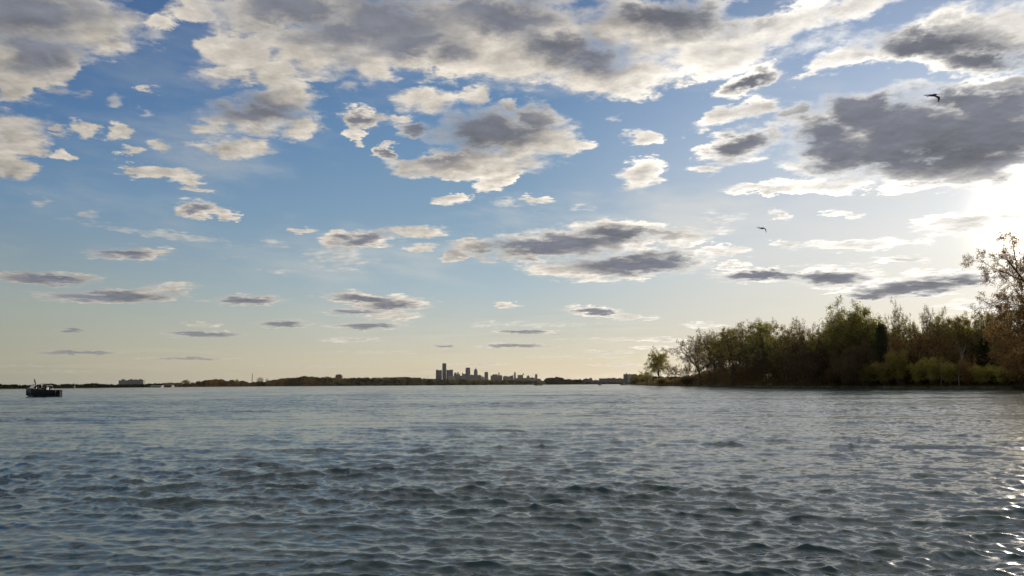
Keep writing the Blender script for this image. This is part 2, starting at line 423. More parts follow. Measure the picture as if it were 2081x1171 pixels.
# ------------------------------------------------------------------ water: real waves near, finer ripples as bump
rng = np.random.default_rng(7)
def make_water():
    f2 = 797.0
    rows = []; drop = 700.0
    while True:
        r = CAMH * f2 / drop; rows.append(r)
        if r > 23: break
        drop -= 0.55 if drop < 420 else 3.0
    while r < 110: r += .25; rows.append(r)
    while r < 270: r += .25*(r/110)**1.1; rows.append(r)
    while r < 36000: r *= 1.035; rows.append(r)
    rr = np.array(rows)
    th = np.concatenate([np.linspace(R(-62), R(-38), 130, endpoint=False), np.linspace(R(-38), R(38), 1380), np.linspace(R(38), R(62), 131)[1:]])
    NC = len(th)
    Rr, Th = np.meshgrid(rr, th, indexing='ij')
    X = (Rr * np.sin(Th)).ravel(); Y = (Rr * np.cos(Th)).ravel()
    dr = np.gradient(rr); DR = np.repeat(dr, NC); RRf = Rr.ravel()
    dth = np.repeat(np.gradient(th)[None, :], len(rr), 0).ravel()
    near = RRf < 275
    x = X[near]; y = Y[near]; d = DR[near]; rad = RRf[near]; dth = dth[near]
    Z = np.zeros_like(x); DX = np.zeros_like(x); DY = np.zeros_like(x)
    # patches of stronger and weaker wind
    env = np.zeros_like(x)
    for k in range(14):
        lam = rng.uniform(4, 40); a = rng.uniform(0, 2*np.pi); kk = 2*np.pi/lam
        env += np.sin(kk*(x*np.cos(a)*.5 + y*np.sin(a)) + rng.uniform(0, 6.28)) * (lam/40)**.3
    env = np.clip(1 + .32 * env / 2.0, .45, 1.7)
    NW = 150; NL = 24
    fade = np.clip((272 - rad)/50, 0, 1)
    x = x.astype(np.float32); y = y.astype(np.float32)
    order = np.argsort(rad, kind='stable'); rs = rad[order]
    lims = []
    for i in range(NW + NL):
        lam = math.exp(rng.uniform(math.log(.09), math.log(2.8)))
        k = 2*np.pi/lam
        a = R(-99) + rng.normal(0, .85 if lam < .4 else (.50 if lam < 1.1 else .32))
        cx, cy = math.cos(a), math.sin(a)
        slope = .031 * (math.exp(-((math.log(lam/.48))/.80)**2)*1.1 + 1.05*math.exp(-((math.log(lam/.16))/.6)**2))
        if i >= NW:      # longer, lower wave trains that read as dark lines far out
            lam = rng.uniform(1.0, 3.6); k = 2*np.pi/lam; a = R(-96) + rng.normal(0, .26); cx, cy = math.cos(a), math.sin(a); slope = .0125
        # drop a wave where the grid is too coarse for it
        eff = abs(cy)*d + abs(cx)*rad*dth
        att = np.clip((lam/np.maximum(eff, 1e-6) - 1.9)/2.0, 0, 1)
        ok = att > 0
        xx, yy = x[ok], y[ok]
        ph = (k*(xx*cx + yy*cy) + rng.uniform(0, 6.283)).astype(np.float32)
        am = (slope/k * att[ok] * env[ok] * fade[ok]).astype(np.float32)
        s, c = np.sin(ph), np.cos(ph)
        Z[ok] += am*(c + .18*np.cos(2*ph))
        DX[ok] -= am*cx*s*1.35; DY[ok] -= am*cy*s*1.35
    X[near] = x + DX; Y[near] = y + DY
    Zf = np.zeros_like(X); Zf[near] = Z
    nr = len(rr)
    co = np.stack([X, Y, Zf], 1).astype(np.float32)
    idx = np.arange(nr*NC).reshape(nr, NC)
    q = np.stack([idx[:-1, :-1], idx[:-1, 1:], idx[1:, 1:], idx[1:, :-1]], -1).reshape(-1, 4)
    # deep sheet under the waves so that the lake also lies beside and behind the viewer
    b0 = len(co); co = np.concatenate([co, np.array([[-38000, -200, -.55], [38000, -200, -.55], [38000, 38000, -.55], [-38000, 38000, -.55]], np.float32)])
    q = np.concatenate([q, np.array([[b0, b0+1, b0+2, b0+3]])])
    me = bpy.data.meshes.new('water')
    me.vertices.add(len(co)); me.vertices.foreach_set('co', co.ravel())
    me.loops.add(q.size); me.loops.foreach_set('vertex_index', q.ravel().astype(np.int32))
    me.polygons.add(len(q))
    me.polygons.foreach_set('loop_start', np.arange(0, q.size, 4, dtype=np.int32))
    me.polygons.foreach_set('loop_total', np.full(len(q), 4, dtype=np.int32))
    me.polygons.foreach_set('use_smooth', np.ones(len(q), dtype=bool))
    me.update(calc_edges=True)
    return me
m, t, out = new_mat('lake_water')
geo = t.n('ShaderNodeNewGeometry'); pos = geo.outputs['Position']
dist = t.vm('LENGTH', pos)
def slopes(sx, sy, scale, det, rot, rough, amp):
    """a field of wave slopes (x and y tilt of the surface) with content from broad groups down to ripples"""
    mp = t.n('ShaderNodeMapping'); t.put(mp.inputs['Vector'], pos)
    mp.inputs['Scale'].default_value = (sx, sy, 1); mp.inputs['Rotation'].default_value = (0, 0, R(rot))
    c = t.noise(mp.outputs[0], scale, det, rough, .3, out='Color')
    c = t.vm('SUBTRACT', c, (.5, .5, .5))
    return t.vm('SCALE', c, sc_=amp)
def wave_noise(sx, sy, scale, det, rot=0.0, rough=.55):
    mp = t.n('ShaderNodeMapping'); t.put(mp.inputs['Vector'], pos)
    mp.inputs['Scale'].default_value = (sx, sy, 1); mp.inputs['Rotation'].default_value = (0, 0, R(rot))
    return t.noise(mp.outputs[0], scale, det, rough, .4)
patch = wave_noise(.35, 1, .05, 5, 12, .6)
gust = t.ss(patch, .33, .67, .5, 1.4)
s1 = slopes(.5, 1, 9.0, 3, 7, .7, t.m('MULTIPLY', gust, t.ss(dist, 8, 60, .50, .8)))                       # ripples, everywhere
s2 = slopes(.38, 1, 1.3, 4, -9, .8, t.m('MULTIPLY', gust, t.ss(dist, 190, 270, 0.0, 1.3)))   # chop beyond the modelled waves
s3 = slopes(.28, 1, .16, 5, 6, .85, t.m('MULTIPLY', gust, t.ss(dist, 190, 270, 0.0, 1.3)))  # groups of waves far out
sl = t.vm('ADD', t.vm('ADD', s1, s2), s3)
sl = t.vm('MULTIPLY', sl, (.9, 1.0, 0.0))
nrm = t.vm('NORMALIZE', t.vm('ADD', geo.outputs['Normal'], sl))
p = t.n('ShaderNodeBsdfPrincipled')
t.put(p.inputs['Base Color'], t.mix(t.ss(wave_noise(1, 1, .3, 4), .4, .65), (.020, .050, .054), (.034, .064, .062)))
p.inputs['Roughness'].default_value = .12; p.inputs['IOR'].default_value = 1.333
t.put(p.inputs['Normal'], nrm)
t.put(out.inputs['Surface'], p.outputs[0])
M_WATER = m
water = link_mesh('water', make_water(), M_WATER); tag(water, kind='structure')
# ------------------------------------------------------------------ materials of land things
def leaf_mat(name, col, col2, trans=.5):
    m, t, out = new_mat(name)
    geo = t.n('ShaderNodeNewGeometry'); tc = t.n('ShaderNodeTexCoord')
    cl = t.noise(tc.outputs['Object'], .35, 3, .6)
    f = t.m('ADD', t.m('MULTIPLY', geo.outputs['Random Per Island'], .55), t.m('MULTIPLY', t.ss(cl, .35, .65), .45))
    c = t.mix(f, col, col2)
    d = t.n('ShaderNodeBsdfDiffuse'); t.put(d.inputs[0], c)
    tr = t.n('ShaderNodeBsdfTranslucent'); t.put(tr.inputs[0], c)
    mx = t.n('ShaderNodeMixShader'); mx.inputs[0].default_value = trans
    t.put(mx.inputs[1], d.outputs[0]); t.put(mx.inputs[2], tr.outputs[0]); t.put(out.inputs['Surface'], mx.outputs[0])
    return m
L_YEL = leaf_mat('spring_leaf_yellow', (.32, .29, .07), (.54, .47, .13), .6)
L_GRN = leaf_mat('spring_leaf_green', (.22, .22, .055), (.44, .41, .10), .68)
L_OLV = leaf_mat('spring_leaf_olive', (.23, .20, .055), (.44, .37, .10), .68)
L_RED = leaf_mat('red_bud_leaf', (.22, .13, .05), (.42, .28, .11), .5)
L_BRN = leaf_mat('brown_bud', (.19, .15, .06), (.38, .30, .11), .62)
L_DRK = leaf_mat('dark_needle', (.035, .042, .020), (.07, .075, .035), .2)
L_FAR = leaf_mat('far_wood_leaf', (.055, .052, .028), (.15, .12, .055), .4)
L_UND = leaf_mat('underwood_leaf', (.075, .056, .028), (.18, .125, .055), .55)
BARK = principled('bark', (.085, .068, .052), .9, var=.35, scale=2.0, spec=.1)
BARK_P = principled('pale_bark', (.30, .26, .21), .85, var=.3, scale=2.0, spec=.1)
EARTH = principled('bank_earth_and_grass', (.055, .055, .028), .95, var=.5, scale=.35, spec=.1)
TWIG = principled('twig', (.075, .056, .042), .9, var=.3, scale=.6, spec=.1)

# ------------------------------------------------------------------ trees
def tubes_mesh(name, segs, n=5, mat=BARK):
    """segs: list of (p0, p1, r0, r1)"""
    A = np.array([s[0] for s in segs], float); B = np.array([s[1] for s in segs], float)
    ra = np.array([s[2] for s in segs])[:, None]; rb = np.array([s[3] for s in segs])[:, None]
    d = B - A; d /= np.linalg.norm(d, axis=1, keepdims=True) + 1e-9
    ref = np.where(np.abs(d[:, 2:3]) < .9, [[0, 0, 1.]], [[1., 0, 0]])
    u = np.cross(d, ref); u /= np.linalg.norm(u, axis=1, keepdims=True); w = np.cross(d, u)
    a = np.linspace(0, 2*np.pi, n, endpoint=False)
    ca, sa = np.cos(a), np.sin(a)
    circ = u[:, None, :]*ca[None, :, None] + w[:, None, :]*sa[None, :, None]
    PA = A[:, None, :] + circ*ra[:, :, None]; PB = B[:, None, :] + circ*rb[:, :, None]
    Q = np.stack([PA, np.roll(PA, -1, 1), np.roll(PB, -1, 1), PB], 2).reshape(-1, 4, 3)
    return quads_mesh(name, Q, mat)
def leaves_mesh(name, pts, size, rg, mat, per=1, jit=.3, droop=.3):
    P = np.repeat(np.asarray(pts, float), per, 0); n = len(P)
    P = P + rg.normal(0, jit, (n, 3))
    a = rg.normal(0, 1, (n, 3)); a /= np.linalg.norm(a, axis=1, keepdims=True)
    b = np.cross(a, rg.normal(0, 1, (n, 3))); b /= np.linalg.norm(b, axis=1, keepdims=True)
    s = size*rg.uniform(.55, 1.3, (n, 1))
    a = a*s; b = b*s*.55
    Q = np.stack([P - a, P + b*.9 - a*.1, P + a, P - b*.9 + a*.1], 1)
    return quads_mesh(name, Q, mat)

def grow(seed, H=20., trunk=.28, limbs=4, spread=32, limb_len=.52, kids=(6, 5, 4, 3), wig=.16, up=.10, rad=.42, lean=0., minr=.042, twig=1.0):
    rg = random.Random(seed); segs = []; twigs = []; tips = []
    def rnd(a): return Vector((rg.uniform(-a, a), rg.uniform(-a, a), rg.uniform(-a, a)))
    def branch(p, d, L, r, lev):
        n = 5 if lev <= 1 else (4 if lev == 2 else 3)
        pts = [p.copy()]; ds = []
        for i in range(n):
            d = (d + rnd(wig*(1 + .3*lev)) + Vector((0, 0, up*(.3, .6, -.10, -.35, -.5, -.5)[lev]))).normalized()
            q = p + d*(L/n)
            r1 = max(minr, r*(1 - (.55 if lev else .35)*(i+1)/n)); r0 = max(minr, r*(1 - (.55 if lev else .35)*i/n))
            (segs if lev <= 2 else twigs).append((p, q, r0, r1))
            p = q; pts.append(p.copy()); ds.append(d.copy())
        if lev >= 3: tips.extend(pts[1:])
        if lev >= 5 or lev - 1 >= len(kids) and lev > 0: return
        if lev == 0:
            a0 = rg.uniform(0, 6.28)
            for k in range(limbs):
                az = a0 + 2*math.pi*k/limbs + rg.uniform(-.4, .4); th = R(spread*rg.uniform(.55, 1.25))
                dd = (d*math.cos(th) + Vector((math.cos(az), math.sin(az), 0))*math.sin(th)).normalized()
                branch(pts[-1 if k < 3 else -2] , dd, H*limb_len*rg.uniform(.8, 1.1), r*.55, 1)
            if rg.random() < .8: branch(pts[-1], (d + rnd(.15)).normalized(), H*(1 - trunk)*.50, r*.6, 1)
            return
        nk = kids[lev-1]; a0 = rg.uniform(0, 6.28)
        for k in range(nk):
            f = .25 + .75*(k + rg.random()*.7)/nk; f = min(f, .999)
            i = int(f*n); pp = pts[i].lerp(pts[i+1], f*n - i)
            az = a0 + k*2.4; th = R(rg.uniform(30, 62))
            dv = ds[i]; u = dv.cross(Vector((.3, .2, 1))).normalized(); w = dv.cross(u)
            dd = (dv*math.cos(th) + (u*math.cos(az) + w*math.sin(az))*math.sin(th)).normalized()
            branch(pp, dd, L*rg.uniform(.42, .66)*(1.15 - .45*f), max(minr, r*(1 - .5*f)*.55), lev+1)
    d0 = Vector((lean, 0, 1)).normalized()
    branch(Vector((0, 0, -.4)), d0, H*trunk, rad, 0)
    zs = np.array([q.z for q in tips]); hh = np.percentile(zs, 99.5)
    k = H/hh
    sc_ = lambda S: [(a*k, b*k, r0, r1) for a, b, r0, r1 in S]
    tp = np.array([[q.x, q.y, q.z] for q in tips])*k
    return sc_(segs), sc_(twigs), tp

class Proto: pass
PROTO = {}
def make_proto(key, seed, leaf, nleaf, lsize, jit=.35, **kw):
    segs, twigs, tips = grow(seed, **kw)
    rg = np.random.default_rng(seed)
    pr = Proto(); pr.H = kw.get('H', 20.)
    pr.trunk = tubes_mesh('trunk', segs, 6)
    pr.br = tubes_mesh('branches', twigs, 3, TWIG)
    idx = rg.integers(0, len(tips), nleaf)
    # whole sprays stay bare so that the crown has gaps
    cl = np.floor(tips/2.2).astype(int); hsh = (cl[:, 0]*73856093 ^ cl[:, 1]*19349663 ^ cl[:, 2]*83492791) % 100
    keep = hsh[idx] < kw.get('fill', 78) if False else hsh[idx] < 80
    pr.leaf = leaves_mesh('crown', tips[idx][keep], lsize, rg, leaf, 1, jit)
    xs = tips[:, 0]; pr.W = np.percentile(xs, 98) - np.percentile(xs, 2)
    PROTO[key] = pr; return pr
make_proto('bare1', 11, L_BRN, 8500, .15, H=22, trunk=.22, limbs=4, spread=38, limb_len=.50)
make_proto('bare2', 23, L_BRN, 8500, .15, H=22, trunk=.30, limbs=3, spread=30, limb_len=.48, wig=.2)
make_proto('bare3', 37, L_OLV, 12000, .16, H=22, trunk=.26, limbs=5, spread=44, limb_len=.46, wig=.18)
make_proto('leaf1', 41, L_OLV, 17000, .20, H=22, trunk=.24, limbs=5, spread=36, limb_len=.46)
make_proto('leaf2', 53, L_GRN, 22000, .22, H=23, trunk=.20, limbs=5, spread=34, limb_len=.48, jit=.5)
make_proto('leaf3', 67, L_YEL, 13000, .20, H=20, trunk=.22, limbs=4, spread=40, limb_len=.46)
make_proto('vase', 71, L_YEL, 20000, .24, H=23, trunk=.10, limbs=6, spread=17, limb_len=.72, kids=(7, 4, 3, 2), up=.16, jit=.3)
make_proto('sapling', 83, L_BRN, 500, .14, H=16, trunk=.45, limbs=3, spread=24, limb_len=.38, kids=(4, 3, 2), rad=.16, minr=.025)
make_proto('round', 97, L_RED, 15000, .22, H=13, trunk=.12, limbs=6, spread=48, limb_len=.52, rad=.25, jit=.5)
make_proto('big', 103, L_RED, 150000, .125, H=30, trunk=.13, limbs=6, spread=46, limb_len=.50, kids=(8, 6, 5, 3), rad=.6, jit=.22, minr=.02)
def make_shrub(key, seed, leaf, n, H, Wd, lsize):
    rg = random.Random(seed); segs = []; tips = []
    for i in range(16):
        az = rg.uniform(0, 6.28); p = Vector((rg.uniform(-.3, .3)*Wd*.5, rg.uniform(-.3, .3)*Wd*.5, -.2)); d = Vector((math.cos(az)*.35, math.sin(az)*.35, 1)).normalized()
        L = H*rg.uniform(.6, 1.05)
        for k in range(5):
            d = (d + Vector((rg.uniform(-.22, .22), rg.uniform(-.22, .22), .02))).normalized(); q = p + d*L/5
            segs.append((p, q, .05*(1-.15*k), .05*(1-.15*(k+1)))); p = q
            if k >= 1:
                for j in range(7):
                    dd = Vector((rg.uniform(-1, 1), rg.uniform(-1, 1), rg.uniform(-.1, 1.1))).normalized()
                    e = p + dd*rg.uniform(.4, 1.0)*Wd*.17; segs.append((p, e, .018, .012)); tips += [e, p.lerp(e, .6)]
    tp = np.array([[q.x, q.y, q.z] for q in tips]); g = np.random.default_rng(seed)
    pr = Proto(); pr.H = H; pr.W = Wd; pr.br = None
    pr.trunk = tubes_mesh('stems', segs, 3, TWIG)
    pr.leaf = leaves_mesh('foliage', tp[g.integers(0, len(tp), n)], lsize, g, leaf, 1, .33)
    PROTO[key] = pr
make_shrub('shrub1', 5, L_YEL, 5000, 7., 7., .17)
make_shrub('shrub2', 6, L_OLV, 6500, 7., 7.5, .17)
make_shrub('shrub3', 8, L_UND, 7000, 7., 9., .19)
def make_conifer():
    rg = np.random.default_rng(9); H = 20.; segs = [(Vector((0, 0, -.3)), Vector((0, 0, H)), .32, .03)]; tips = []
    for i in range(130):
        z = H*(.06 + .93*(i/130)); L = (H - z)*.36 + .3; L *= rg.uniform(.6, 1.2); a = i*2.4
        d = Vector((math.cos(a), math.sin(a), -.18)).normalized(); p = Vector((0, 0, z)); q = p + d*L
        segs.append((p, q, .05, .02))
        for f in np.linspace(.15, 1, 9): tips.append(p.lerp(q, f))
    tp = np.array([[q.x, q.y, q.z] for q in tips])
    pr = Proto(); pr.H = H; pr.W = 14.; pr.br = None; pr.trunk = tubes_mesh('trunk', segs, 4); 
    pr.leaf = leaves_mesh('foliage', tp, .27, rg, L_DRK, 6, .42); PROTO['conifer'] = pr
make_conifer()

def plant(key, px, Y, top, label, cat='tree', name='tree', group=None, width=None, leaf=None, rz=None, base=.5, lean=0.0, bark=None):
    pr = PROTO[key]
    if width and key in ('bare1', 'bare2', 'bare3', 'leaf1', 'leaf2', 'leaf3') and top < 700: width *= 1.32
    x = gx(px, Y); H = zat(px, top, Y) - base; k = H/pr.H
    kw = k if width is None else (width*Y/F)/pr.W
    e = empty(name, (x, Y, base), random.Random(int(px*7 + top)).uniform(0, 6.28) if rz is None else rz)
    e.scale = (kw, kw, k); e.rotation_euler[1] = lean
    tag(e, label, cat, group)
    o = link_mesh('trunk' if cat == 'tree' else 'stems', pr.trunk, None, e)
    if bark: o.material_slots[0].link = 'OBJECT'; o.material_slots[0].material = bark
    if pr.br: link_mesh('branches', pr.br, None, e)
    c = link_mesh('crown' if cat == 'tree' else 'foliage', pr.leaf, None, e)
    if leaf: c.material_slots[0].link = 'OBJECT'; c.material_slots[0].material = leaf
    return e

# ------------------------------------------------------------------ the wooded island on the right
SHORE = [(1268, 1150), (1283, 900), (1305, 720), (1325, 590), (1360, 500), (1400, 425), (1440, 366), (1485, 316), (1540, 282), (1600, 255), (1650, 236), (1700, 219), (1760, 208), (1830, 199), (1900, 192), (1980, 184), (2060, 172), (2130, 140), (2190, 118), (2300, 105), (2600, 100), (3200, 110)]
def shoreY(px):
    for (a, ya), (b, yb) in zip(SHORE, SHORE[1:]):
        if a <= px <= b: return ya + (yb - ya)*(px - a)/(b - a)
    return SHORE[-1][1]
def island():
    rg = random.Random(3); front = []
    for (a, ya), (b, yb) in zip(SHORE, SHORE[1:]):
        for k in range(6):
            f = k/6; px = a + (b-a)*f; Y = (ya + (yb-ya)*f)*(1 + rg.uniform(-.006, .006))
            front.append((gx(px, Y), Y))
    front.append((gx(3200, 110), 110))
    v = []; f = []
    n = len(front)
    for ring, (dy, z) in enumerate(((-1.5, -.6), (0, .12), (.7, .42), (3.5, .60), (12, .8), (60, 1.1), (300, 1.4), (1100, 1.6))):
        for i, (x_, y_) in enumerate(front):
            px_f = i/(n-1)
            L = math.hypot(x_, y_)
            dx, dyy = (x_/L*.35 + .0)*dy, dy
            v.append((x_ + dx + (0 if ring < 4 else dy*.5), y_ + dyy, z + (rg.uniform(-.1, .12) if 1 <= ring <= 4 else 0)))
    for r_ in range(7):
        for i in range(n-1):
            a = r_*n + i; f.append((a, a+1, a+n+1, a+n))
    me = bpy.data.meshes.new('island_ground'); me.from_pydata(v, [], f)
    o = link_mesh('island_ground', me, EARTH); tag(o, kind='structure')
island()
# the trees one can tell apart along the shore, left to right
T = [
 ('leaf1', 1292, 860, 762, 26, L_OLV, 'low olive tree at the island\'s far left tip beside the grey block'),
 ('leaf1', 1315, 700, 755, 26, L_OLV, 'small round dark olive tree just left of the upright yellow-green tree'),
 ('vase', 1341, 575, 708, 47, L_YEL, 'upright vase-shaped yellow-green tree standing alone at the left end of the wood'),
 ('bare2', 1372, 470, 742, 34, L_BRN, 'small dark leafless tree just right of the upright yellow-green tree'),
 ('bare3', 1394, 440, 738, 34, L_BRN, 'second small dark tree right of the upright yellow-green tree, under spreading bare limbs'),
 ('bare1', 1424, 400, 673, 86, L_BRN, 'wide spreading leafless tree, the leftmost tall tree of the wood'),
 ('bare2', 1452, 372, 676, 60, L_BRN, 'tall narrow bare tree right behind the wide spreading leafless one'),
 ('leaf1', 1488, 326, 664, 78, L_OLV, 'dark forked tree with a thick leaning trunk and olive leaves on its left limbs'),
 ('bare2', 1518, 312, 655, 52, L_BRN, 'slender tall bare tree right of the thick forked trunk'),
 ('leaf1', 1556, 292, 652, 74, L_GRN, 'thin green crown over bare limbs, left of the broad fan of bare branches'),
 ('bare3', 1598, 270, 650, 84, L_OLV, 'broad bare-limbed tree with fanned branches midway along the wood'),
 ('bare1', 1636, 258, 650, 62, L_BRN, 'bare tree with upswept limbs, second to the right of the thin green crown'),
 ('bare3', 1668, 248, 655, 60, L_BRN, 'leafless tree just left of the tall dense green trees'),
 ('leaf2', 1715, 240, 626, 84, L_GRN, 'dense green tree on the left shoulder of the tallest tree clump'),
 ('leaf2', 1762, 232, 609, 86, L_GRN, 'tallest dense green tree in the middle of the wood'),
 ('conifer', 1797, 214, 660, 110, None, 'dark pointed conifer in front of the tallest green tree'),
 ('bare1', 1828, 226, 612, 46, L_OLV, 'wispy thin tree rising just right of the dark conifer'),
 ('leaf3', 1852, 222, 645, 56, L_YEL, 'yellow-green tree between the wispy tree and the round bare crown'),
 ('bare3', 1886, 218, 625, 70, L_BRN, 'rounded fan-shaped bare tree against bright sky, right of the yellow-green one'),
 ('leaf1', 1932, 214, 641, 60, L_OLV, 'half-leafed olive tree right of the rounded bare crown'),
 ('leaf2', 1968, 206, 632, 62, L_OLV, 'leafy olive-green tree left of the dark low pointed conifer'),
 ('conifer', 2008, 192, 690, 120, None, 'low broad dark conifer near the right-hand big brown tree'),
 ('leaf1', 2006, 204, 634, 56, L_OLV, 'olive tree standing behind the low broad conifer'),
 ('leaf1', 2046, 190, 628, 64, L_BRN, 'brownish tree behind the hanging limbs of the big tree at the right edge'),
 ('leaf3', 2092, 150, 600, 110, L_RED, 'golden-brown tree at the right edge, just left of the big budding tree\'s trunk'),
 ('round', 1900, 204, 676, 84, L_RED, 'round dark red-brown small tree in the middle of the wood, left of the pale sapling'),
 ('round', 1836, 207, 686, 62, L_RED, 'smaller reddish round tree directly left of the larger red-brown one'),
 ('round', 1740, 214, 700, 90, L_UND, 'dark brown rounded thicket tree below the tallest green tree'),
 ('round', 1650, 232, 708, 90, L_UND, 'dark rounded low tree under the bare row, left of the dense green trees'),
 ('sapling', 1949, 187, 688, 34, L_BRN, 'slim pale-stemmed sapling standing at the water\'s edge before the shrubs'),
 ('sapling', 1913, 189, 728, 22, L_BRN, 'short thin sapling left of the taller pale-stemmed one'),
]
for key, px, Y, top, w, lf, lab in T:
    Y = max(Y, shoreY(px) + 3)
    plant(key, px, Y, top, lab, leaf=lf, width=w, name={'conifer': 'conifer', 'sapling': 'sapling'}.get(key, 'bare_tree' if key.startswith('bare') else 'leafy_tree'),
          group='trees along the wooded shore', bark=BARK_P if key == 'sapling' else None)
plant('big', 2196, 134, 440, 'large red-brown budding tree at the right edge, limbs hanging over the water', width=265, leaf=None, name='large_tree', group=None, rz=2.1)
S = [
 ('shrub1', 1765, 740, 60, L_OLV, 'olive shrub on the bank, leftmost of the bright front shrubs'),
 ('shrub1', 1800, 736, 56, L_OLV, 'olive-yellow shrub second from the left among the bright front shrubs'),
 ('shrub1', 1830, 712, 50, L_OLV, 'tallest rounded olive shrub on the bank, below the reddish round tree'),
 ('shrub1', 1866, 738, 40, L_YEL, 'low yellow-green shrub right of the tallest rounded shrub'),
 ('shrub1', 1898, 726, 52, L_YEL, 'bright yellow-green shrub left of the short thin sapling'),
 ('shrub1', 1932, 737, 44, L_YEL, 'yellow-green shrub between the two pale saplings'),
 ('shrub2', 1965, 730, 36, L_RED, 'pinkish-brown twiggy shrub right of the slim pale sapling'),
 ('shrub1', 2000, 742, 50, L_YEL, 'yellow-green shrub in front of the low broad conifer'),
 ('shrub1', 2042, 744, 60, L_YEL, 'wide bright shrub nearest the big tree at the right edge'),
 ('shrub3', 1700, 752, 60, L_UND, 'dark brown shrub left of the bright front shrubs'),
 ('shrub3', 1400, 766, 40, L_UND, 'dark low shrub under the wide spreading leafless tree'),
 ('shrub3', 1345, 768, 40, L_BRN, 'low brown shrub at the foot of the upright yellow-green tree'),
]
S += [('shrub2', 2078, 700, 90, L_RED, 'reddish thicket at the right edge beneath the big budding tree'),
      ('shrub2', 2120, 690, 110, L_RED, 'outermost reddish thicket by the trunk of the big budding tree')]
for key, px, top, w, lf, lab in S:
    plant(key, px, shoreY(px) + 3.5, top, lab, cat='shrub', name='shrub', leaf=lf, width=w, group='shrubs on the island bank')
# back rows: more of the same kinds, told apart only by which stretch of the wood they stand in
rg = random.Random(17)
for i in range(46):
    px = 1425 + (2110 - 1425)*(i + rg.random())/46
    Y = shoreY(px)*rg.uniform(1.10, 1.32) + 6
    sky_top = 664 if px < 1480 else (664 if px < 1690 else (642 if px < 1810 else 650))
    top = sky_top + rg.uniform(8, 38) + (14 if px < 1450 else 0)
    key = rg.choice(['bare1', 'bare2', 'bare3', 'leaf1', 'bare3'] if px < 1690 else ['leaf2', 'leaf1', 'bare3', 'leaf2'])
    lab = ('dark tree in the back rows of the wood, behind the bare-limbed trees' if px < 1690 else
           'dark tree in the back rows, behind the green and red-brown trees')
    plant(key, px, Y, top, lab, leaf=rg.choice([L_BRN, L_OLV, L_UND]), width=rg.uniform(50, 80), name='back_row_tree',
          group='back-row trees in the left half of the wood' if px < 1690 else 'back-row trees in the right half of the wood')
# underwood: the dark undivided mass between and behind the trunks
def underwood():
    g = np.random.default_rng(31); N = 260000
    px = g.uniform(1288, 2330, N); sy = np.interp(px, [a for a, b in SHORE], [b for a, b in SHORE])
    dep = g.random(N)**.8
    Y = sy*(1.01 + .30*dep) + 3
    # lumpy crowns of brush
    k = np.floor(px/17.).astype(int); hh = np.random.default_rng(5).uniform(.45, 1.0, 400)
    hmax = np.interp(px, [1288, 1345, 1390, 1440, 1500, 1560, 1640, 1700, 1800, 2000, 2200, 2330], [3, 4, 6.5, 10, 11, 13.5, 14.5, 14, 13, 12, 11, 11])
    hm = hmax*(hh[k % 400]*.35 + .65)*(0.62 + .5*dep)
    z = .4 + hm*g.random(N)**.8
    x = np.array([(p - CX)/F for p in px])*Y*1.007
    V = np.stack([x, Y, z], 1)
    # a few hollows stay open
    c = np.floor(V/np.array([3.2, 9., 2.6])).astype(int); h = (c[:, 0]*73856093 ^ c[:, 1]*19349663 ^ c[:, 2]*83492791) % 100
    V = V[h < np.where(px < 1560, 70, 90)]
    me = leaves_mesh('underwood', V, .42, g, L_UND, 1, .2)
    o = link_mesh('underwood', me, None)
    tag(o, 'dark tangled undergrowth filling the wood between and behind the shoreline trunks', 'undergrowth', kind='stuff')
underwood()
def bank_grass():
    g = np.random.default_rng(77); N = 26000
    px = g.uniform(1285, 2330, N); sy = np.interp(px, [a for a, b in SHORE], [b for a, b in SHORE])
    Y = sy + g.uniform(.1, 5, N); x = (px - CX)/F*Y*1.007; h = g.uniform(.35, 1.1, N); w = .06
    a = g.uniform(0, np.pi, N); lx, ly = g.normal(0, .15, N), g.normal(0, .15, N)
    z0 = np.full(N, .1)
    Q = np.stack([np.stack([x - w*np.cos(a), Y - w*np.sin(a), z0], 1), np.stack([x + w*np.cos(a), Y + w*np.sin(a), z0], 1), np.stack([x + lx, Y + ly, z0 + h], 1)], 1)
    me = quads_mesh('bank_grass', Q, leaf_mat('bank_grass_blade', (.05, .05, .02), (.12, .10, .04), .4))
    tag(link_mesh('bank_grass', me), 'rough dark grass along the island\'s waterline', 'grass', kind='stuff')
bank_grass()

# ------------------------------------------------------------------ the far shore
FS = [(-700, 700), (-150, 760), (0, 800), (100, 900), (200, 1150), (300, 1500), (400, 1900), (560, 2500), (700, 2900), (900, 3100), (1150, 3200), (1300, 3000), (1500, 2900), (2300, 2900), (3400, 3000)]
def fsY(px): return float(np.interp(px, [a for a, b in FS], [b for a, b in FS]))
def far_land():
    v = []; n = 0
    pxs = np.linspace(-700, 3400, 240)
    for dy, z_ in ((-6, -.5), (0, .5), (60, 1.2), (800, 1.5), (9000, 1.5)):
        for p_ in pxs:
            Y = fsY(p_); v.append(((p_ - CX)/F*(Y + dy)*1.007, Y + dy, z_))
    n = len(pxs); f = [(r_*n + i, r_*n + i + 1, (r_+1)*n + i + 1, (r_+1)*n + i) for r_ in range(4) for i in range(n-1)]
    me = bpy.data.meshes.new('far_shore_ground'); me.from_pydata(v, [], f)
    tag(link_mesh('far_shore_ground', me, EARTH), kind='structure')
far_land()
